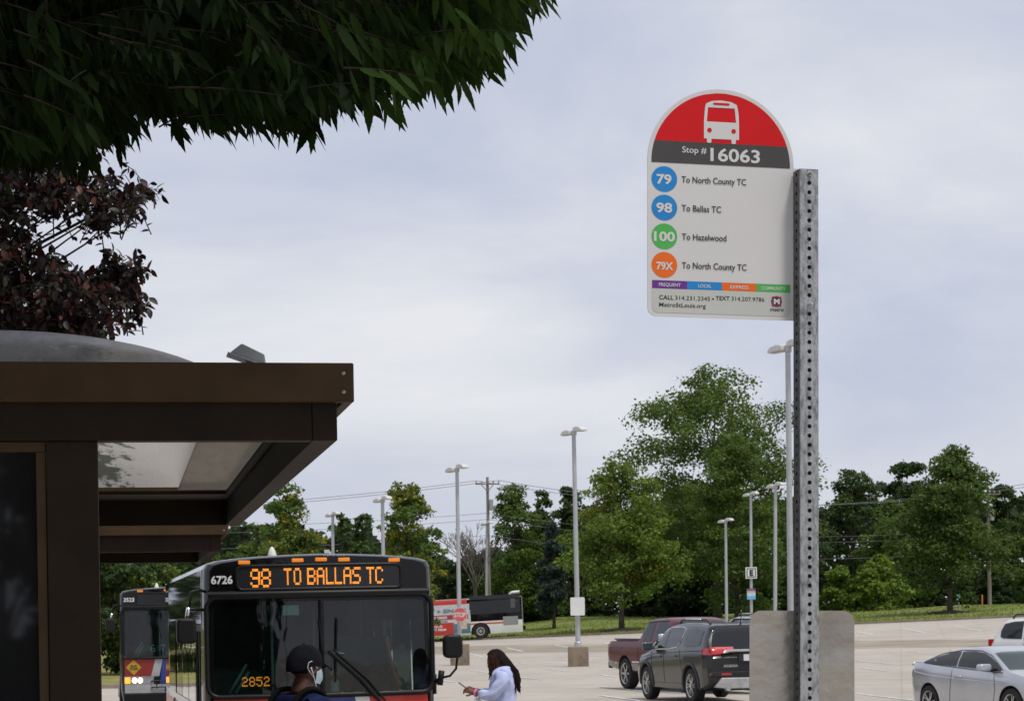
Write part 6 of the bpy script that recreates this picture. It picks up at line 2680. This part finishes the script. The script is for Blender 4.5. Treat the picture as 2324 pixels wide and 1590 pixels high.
tree('dark tree at the right edge behind the pale utility pole', 2285, 1095, 1370, 200, 130, 'wide', 37, DARK, MID, .15, 60, 9500, .08, .30)
tree('lighter small tree cut by the right edge of the picture', 2340, 1165, 1370, 168, 110, 'oval', 39, MID, BRIGHT, .1, 50, 7000, .1, .24)
tree('middle-height tree joining the dark far trees to the broad tree', 2020, 1130, 1370, 180, 150, 'oval', 41, MID, None, 0, 60, 9000, .05, .26)
tree('dark tree filling in behind the rounded bright tree', 1480, 1125, 1385, 190, 150, 'wide', 43, DARK, None, 0, 60, 8500, .03, .28)
tree('dark tree behind the tall narrow tree, right of it', 1775, 1130, 1375, 188, 170, 'wide', 45, DARK, MID, .1, 60, 9500, .03, .28)
tree('dark tree between rounded bright tree and the tall narrow tree, low crown', 1580, 1190, 1385, 182, 150, 'wide', 47, DARK, None, 0, 60, 8500, .0, .27)
tree('olive low tree behind the distant bus roof below the bare tree', 1035, 1275, 1400, 178, 150, 'wide', 49, (.035, .055, .018), None, 0, 50, 8000, .0, .25)

# undergrowth at the edge of the grass, each shrub on its own
random.seed(5)
shr = [(1850, 1300, 60, 'dark', 'dark shrub just right of the steel post under the dark trees'), (1905, 1288, 90, 'bright', 'bright green shrub mound right of the steel post'),
       (1985, 1262, 130, 'bright', 'largest bright green shrub mound, left of the broad tree'), (2070, 1300, 90, 'mid', 'mid-green shrub tucked under the left side of the broad tree'),
       (2120, 1318, 80, 'dark', 'dark shrub behind the trunk of the broad tree'), (2195, 1312, 90, 'dark', 'dark shrub behind the small green sign'),
       (2265, 1300, 90, 'dark', 'dark shrub right of the pale utility pole'), (2330, 1300, 90, 'dark', 'dark shrub at the right picture edge'),
       (1745, 1305, 80, 'mid', 'mid-green shrub behind the two lamp posts near the steel post'), (1800, 1300, 70, 'mid', 'mid-green shrub hidden partly by the steel post'),
       (1600, 1325, 90, 'dark', 'dark shrub behind the stub post'), (1530, 1330, 90, 'dark', 'dark shrub above the roof of the charcoal suv'),
       (1450, 1325, 90, 'dark', 'dark shrub right of the trunk behind the pickup'), (1345, 1335, 80, 'dark', 'dark shrub right of the blank sign'),
       (1265, 1340, 80, 'dark', 'dark shrub left of the blank sign'), (1210, 1345, 70, 'dark', 'dark shrub right behind the tail of the distant bus'),
       (985, 1300, 80, 'mid', 'mid-green shrub behind the right shoulder of the nearest bus'), (1085, 1310, 90, 'dark', 'dark shrub behind the stop sign'),
       (255, 1370, 100, 'dark', 'dark shrub behind the red fire hydrant'), (330, 1350, 110, 'dark', 'dark shrub hidden behind the waiting bus')]
for k, (px, py, wp_, tone, lb) in enumerate(shr):
    D = 178 + (k % 3) * 3 if px > 900 else 142
    if tone == 'bright':
        D = 172
    c_ = {'dark': (.036, .060, .021), 'mid': (.075, .125, .03), 'bright': (.15, .23, .042)}[tone]
    tree(lb, px, py - (25 if tone != 'bright' else 5), 1370, D, wp_ * 1.25, 'bush', 60 + k, c_, BRIGHT if tone == 'bright' else None, .12, 34, 5000, -.05, .26, tall_trunk=False, name='shrub', cat='shrub', group='shrubs along the edge of the grass')

for k, (px, py, D, w_, lb) in enumerate(((70, 1150, 84, 210, 'tree hidden behind the near shelter wall, left of the shaded tree'),  # unseen trees, added as dark foliage for the bus side to reflect
                                       (-170, 1120, 78, 240, 'tree beyond the left picture edge behind the shelter'),
                                       (-430, 1140, 74, 240, 'outermost tree beyond the left picture edge'))):
    tree(lb, px, py, 1440, D, w_, 'wide', 90 + k, DARK, MID, .15, 60, 6000, .06, .22, zover=.3)

for k, (x_, y_, h_, w_, lb) in enumerate(((-9, -17, 9, 9, 'unseen tree added behind the viewpoint, mirrored in the left half of the bus windscreen'),  # unseen trees, added to darken the windscreen reflections
                                           (1.5, -20, 7, 6, 'unseen lower tree added behind the viewpoint, mirrored in the middle of the bus windscreen'))):
    t_ = tree(lb, 1162, 1405 - (h_ - CAMZ) * 50, 1400, 100, w_ * 50, 'wide', 120 + k, DARK, None, 0, 50, 3500, .05, .38, zover=0)
    t_.location = (x_, y_, 0)

# far-off wood that closes the view: one mass
rng = np.random.default_rng(77)
TOPS = [(250, 1290), (420, 1245), (520, 1212), (620, 1195), (700, 1205), (800, 1215), (900, 1210), (980, 1255), (1060, 1280), (1150, 1240), (1230, 1190), (1330, 1170), (1500, 1150), (1700, 1130), (1850, 1160), (1950, 1130), (2100, 1120), (2250, 1150), (2400, 1140)]
n = 42000
px = rng.uniform(200, 2420, n)
dd = rng.uniform(206, 222, n)
wob = 16 * np.sin(px * .045) + 12 * np.sin(px * .11 + 1)
q = rng.random(n)
q[::4] = rng.random(len(q[::4])) ** .2
top = np.array([interp(v, TOPS) for v in px]) + wob
pyv = 1400 - (1400 - top) * q
C = np.array([tuple(at(a, b, c)) for a, b, c in zip(px, pyv, dd)])
nr = norm(rng.normal(size=(n, 3)) + np.array([0, -.8, .6]))
tn = np.array([.038, .062, .024])[None, :] * (.5 + 1.0 * rng.random(n))[:, None] * (.75 + .5 * np.sin(px * .05 + pyv * .09))[:, None].clip(.45, 1.3)
ln = .45 + .35 * rng.random(n)
wood = leaf_mesh('far_woodland', C, np.cross(nr, rng.normal(size=(n, 3))), nr, ln, ln * .8, tn, T_LEAF, M_LEAF)
tag(wood, kind='stuff')

# bare tree
def bare_tree():
    p = at(1072, 1150, 168)
    z0 = gz(p.x, 168)
    root = thing('bare_tree', 'leafless grey tree beside the wooden utility pole', 'tree', (p.x, 168, z0), group='trees beyond the car park')
    H = p.z - z0
    rd = random.Random(4)
    tb, br = MB(), MB()

    def grow(a, d, ln, r, lev, mb):
        b = a + d * ln
        m_ = a.lerp(b, .5) + Vector((rd.uniform(-.05, .05), rd.uniform(-.05, .05), .03)) * ln
        mb.tube([a, m_, b], [r, r * .8, r * .62], 5)
        if lev == 0:
            return
        for k in range(rd.choice((2, 3, 3))):
            nd = (d + Vector((rd.uniform(-.75, .75), rd.uniform(-.6, .6), rd.uniform(-.05, .45)))).normalized()
            grow(m_.lerp(b, rd.random()), nd, ln * rd.uniform(.6, .82), max(.016, r * .55), lev - 1, br)
    grow(Vector((0, 0, -.3)), Vector((.05, 0, 1)), H * .34, .16, 6, tb)
    mb_ = mat('bare_bark', (.15, .13, .12), .95)
    tb.build('trunk', mb_, root, sm=True)
    br.build('branches', mb_, root)
bare_tree()

# tufts of grass along the kerb and the lot joints read as stuff
n = 14000
X = RNG.uniform(-6, 46, n)
e_ = RNG.random(n) ** 1.5 * 40 + .3
Y = np.array([y_edge(x) for x in X]) + e_
Z = np.array([gz(x, y) for x, y in zip(X, Y)])
C = np.stack([X, Y, Z], 1)
Dr = norm(RNG.normal(size=(n, 3)) * .35 + np.array([0, 0, 1]))
Nr = norm(RNG.normal(size=(n, 3)) * .3 + np.array([.1, -.5, 1]))
tn = np.array([.17, .205, .055])[None, :] * (.6 + .8 * RNG.random(n))[:, None]
g_ = leaf_mesh('grass_tufts', C, Dr, Nr, .05 + .12 * RNG.random(n) ** 2, .06 + .05 * RNG.random(n), tn, T_LEAF, M_LEAF)
tag(g_, kind='stuff')

# ------------------------------------------------------------------ tree hanging over the shelter
M_ELM = leaf_mat('elm_leaves', .36, .6, .06)
M_TWIG = mat('twig_bark', (.022, .017, .012), .95, spec=.1)
EB = [(-1600, 560), (-700, 480), (-200, 405), (0, 385), (100, 380), (220, 375), (300, 330), (345, 285), (400, 275), (480, 300), (560, 290), (640, 322), (700, 300), (760, 280), (860, 268), (950, 248), (1040, 235), (1100, 205), (1150, 150), (1180, 95), (1215, 45), (1270, -25), (1400, -150)]
EREF = 7.5


def elm_low(x, y):
    """underside of the crown, in metres above ground, at (x, y)"""
    px = x / y * F + HX
    return CAMZ + (HY - interp(px, EB) + 12 - .016 * (px - HX)) / F * y + .03 * abs(y - EREF)


def elm():
    root = thing('overhanging_tree', 'dark green tree with drooping toothed leaves hanging over the near shelter', 'tree', (-4.6, 7.2, 0))
    off = np.array([-4.6, 7.2, 0])
    rng = np.random.default_rng(2)
    C, Dr, Nr, Tn, Ln = [], [], [], [], []
    tw = MB()
    ntw = 0
    while ntw < 2500:
        x = rng.uniform(-2.6, .22)
        y = rng.uniform(6.2, 9.3)
        zl = elm_low(x, y)
        if zl > 4.4:
            continue
        z = zl + .06 + (rng.random() ** 1.3) * .85
        if z > 4.6:
            continue
        if math.sin(x / y * 60 + 1.1 + .35 * math.sin(y * 2)) + math.sin(z / y * 75 + x / y * 25) < -1.15 + (.75 if x > -.5 else 0):
            continue
        ntw += 1
        edge = interp(x, [(-1.5, .15), (-.4, .35), (0, .9)])
        d = Vector((rng.uniform(-.35, 1.0) + edge * .4, rng.uniform(-.8, .8), rng.uniform(-.40, .12))).normalized()
        ln = rng.uniform(.22, .42)
        nl = int(ln / .030)
        p0 = Vector((x, y, z)) - d * ln * .75
        pts = []
        for k in range(6):
            t = k / 5
            pts.append(p0 + d * ln * t + Vector((0, 0, -.10 * ln * t * t)))
        if p0.x < 3 and min(p.z - elm_low(p.x, p.y) for p in pts) < .03:
            ntw -= 0
            sh_ = rng.choice([-.045, 0, 0, .03, .06, .12]) + rng.uniform(0, .05) - min(p.z - elm_low(p.x, p.y) for p in pts)
            pts = [p + Vector((0, 0, sh_)) for p in pts]
        tw.tube([p - Vector(off) for p in pts], [.003, .0028, .0025, .002, .0016, .001], 4, False)
        sd_ = d.cross(Vector((0, 0, 1))).normalized()
        tt = rng.uniform(.7, 1.35)
        for k in range(nl):
            t = (k + .6) / nl
            i = min(4, int(t * 5))
            p = pts[i].lerp(pts[i + 1], t * 5 - i)
            sg = 1 if k % 2 else -1
            dd = d * rng.uniform(.30, .7) + sd_ * sg * rng.uniform(.25, .7) + Vector((0, 0, -rng.uniform(.35, 1.6)))
            C.append(p - Vector(off))
            Dr.append(dd)
            Nr.append(Vector((rng.normal() * .5, -.6 + rng.normal() * .5, .5)))
            Ln.append(rng.uniform(.070, .135) * (1.1 if t < .8 else .85))
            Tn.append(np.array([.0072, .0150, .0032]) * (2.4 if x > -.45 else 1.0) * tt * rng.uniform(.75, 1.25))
    # upper crown, out of the picture, shades all of this
    for k in range(13000):
        x, y = rng.uniform(-6.8, -.3), rng.uniform(4.4, 12.4)
        if (x + 2.9) ** 2 / 15 + (y - 8.3) ** 2 / 16 > 1:
            continue
        lo_ = max(4.15, elm_low(x, y) + .1 if -2.6 < x else 4.0)
        z = lo_ + rng.random() ** .8 * 2.6
        C.append(Vector((x, y, z)) - Vector(off))
        Dr.append(Vector((rng.normal() * .6, rng.normal() * .6, -1)))
        Nr.append(Vector((rng.normal(), rng.normal(), 1.0)))
        Ln.append(rng.uniform(.10, .19))
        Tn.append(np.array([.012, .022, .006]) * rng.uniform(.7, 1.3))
    C, Dr, Nr = (np.array([tuple(v) for v in a]) for a in (C, Dr, Nr))
    Ln, Tn = np.array(Ln), np.array(Tn)
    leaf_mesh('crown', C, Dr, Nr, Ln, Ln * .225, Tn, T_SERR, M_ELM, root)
    tw.build('twigs', M_TWIG, root)
    tb = MB()
    tb.tube([(0, 0, -.2), (.05, 0, 1.2), (.0, .1, 2.6), (.1, .1, 4.2), (.3, .2, 6.2)], [.20, .16, .14, .10, .03], 12)
    tb.tube([(.02, .1, 2.9), (1.0, .2, 3.9), (2.3, .3, 4.25), (3.6, .3, 4.28), (4.5, .35, 4.2)], [.10, .07, .05, .03, .008], 8)
    tb.tube([(.02, .1, 3.3), (.9, 1.0, 4.4), (2.1, 1.7, 4.9)], [.08, .05, .02], 8)
    tb.tube([(.02, .1, 3.4), (.7, -.8, 4.5), (1.8, -1.5, 5.0)], [.08, .05, .02], 8)
    tb.build('trunk', M_BARK, root, sm=True)


elm()

# ------------------------------------------------------------------ purple-leaved tree behind the shelter
M_PLUM = leaf_mat('plum_leaves', .2, .45, .22)


def plum():
    D = 18.5
    ox = -4.9
    root = thing('purple_leaved_tree', 'dark purple-leaved tree rising behind the near shelter dome', 'tree', (ox, D, 0))
    off = Vector((ox, D, 0))
    rng = np.random.default_rng(9)
    C, Dr, Nr, Tn, Ln = [], [], [], [], []
    tw = MB()
    lobes = [(60, 650, 135, 85, 135), (205, 690, 125, 70, 110), (285, 610, 62, 48, 26), (20, 560, 80, 40, 30), (50, 450, 100, 62, 42), (165, 430, 80, 55, 40), (265, 440, 95, 42, 34), (30, 355, 110, 70, 70), (160, 350, 80, 45, 25),
             (120, 760, 150, 50, 60), (-160, 600, 200, 220, 120), (235, 490, 45, 22, 10), (330, 438, 45, 12, 6), (330, 690, 24, 20, 6), (60, 720, 180, 60, 60)]
    tips = []
    for cx, cy, rx, ry, n in lobes:
        for k in range(n):
            a, q = rng.uniform(0, 6.283), math.sqrt(rng.random())
            px, py = cx + rx * q * math.cos(a), cy + ry * q * math.sin(a)
            p = at(px, py, D + rng.uniform(-1, 1) * min(1.3, rx / 110))
            tips.append(p)
            cen = at(cx - .3 * rx, cy + .3 * ry, D)
            d = (p - cen).normalized() * .7 + Vector((rng.uniform(-.2, .7), rng.uniform(-.6, .6), rng.uniform(-.3, .6)))
            d.normalize()
            ln = rng.uniform(.24, .55)
            pts = [p - d * ln + d * ln * t + Vector((0, 0, .05 * math.sin(t * 3))) for t in (0, .25, .5, .75, 1)]
            tw.tube([v - off for v in pts], [.006, .005, .004, .003, .002], 4, False)
            sd_ = d.cross(Vector((0, 0, 1)))
            sd_ = sd_.normalized() if sd_.length > .05 else Vector((1, 0, 0))
            up = sd_.cross(d)
            tt = rng.uniform(.6, 1.4)
            for j in range(12):
                t = (j + .8) / 12
                i = min(3, int(t * 4))
                b = pts[i].lerp(pts[i + 1], t * 4 - i)
                sg = (sd_, -sd_, up, -up)[j % 4]
                dd = d * rng.uniform(.2, .8) + sg * rng.uniform(.5, 1) + Vector((0, 0, rng.uniform(-.7, .15)))
                C.append(b - off)
                Dr.append(dd)
                Nr.append(Vector((rng.normal() * .5, rng.normal() * .5 - .2, 1)))
                Ln.append(rng.uniform(.062, .108))
                base_ = np.array([.012, .006, .006]) if rng.random() < .78 else np.array([.055, .016, .010])
                if rng.random() < .10:
                    base_ = np.array([.035, .035, .016])
                Tn.append(base_ * tt * rng.uniform(.7, 1.3))
    C, Dr, Nr = (np.array([tuple(v) for v in a]) for a in (C, Dr, Nr))
    Ln, Tn = np.array(Ln), np.array(Tn)
    leaf_mesh('crown', C, Dr, Nr, Ln, Ln * .52, Tn, T_OVAL, M_PLUM, root, sm=True)
    tw.build('twigs', M_TWIG, root)
    tb = MB()
    tb.tube([(0, 0, -.2), (0, 0, 1.5), (.05, 0, 3), (.1, .1, 4.6)], [.16, .12, .09, .03], 10)
    rd = random.Random(3)
    for p in rd.sample(tips, 70):
        q = p - off
        j = Vector((.05, 0, max(1.6, min(4.4, q.z - .6 * math.hypot(q.x, q.y)))))
        tb.tube([j, j.lerp(q, .5) + Vector((0, 0, .10)), q], [.022, .012, .004], 5)
    tb.build('trunk', M_TWIG, root, sm=True)


plum()
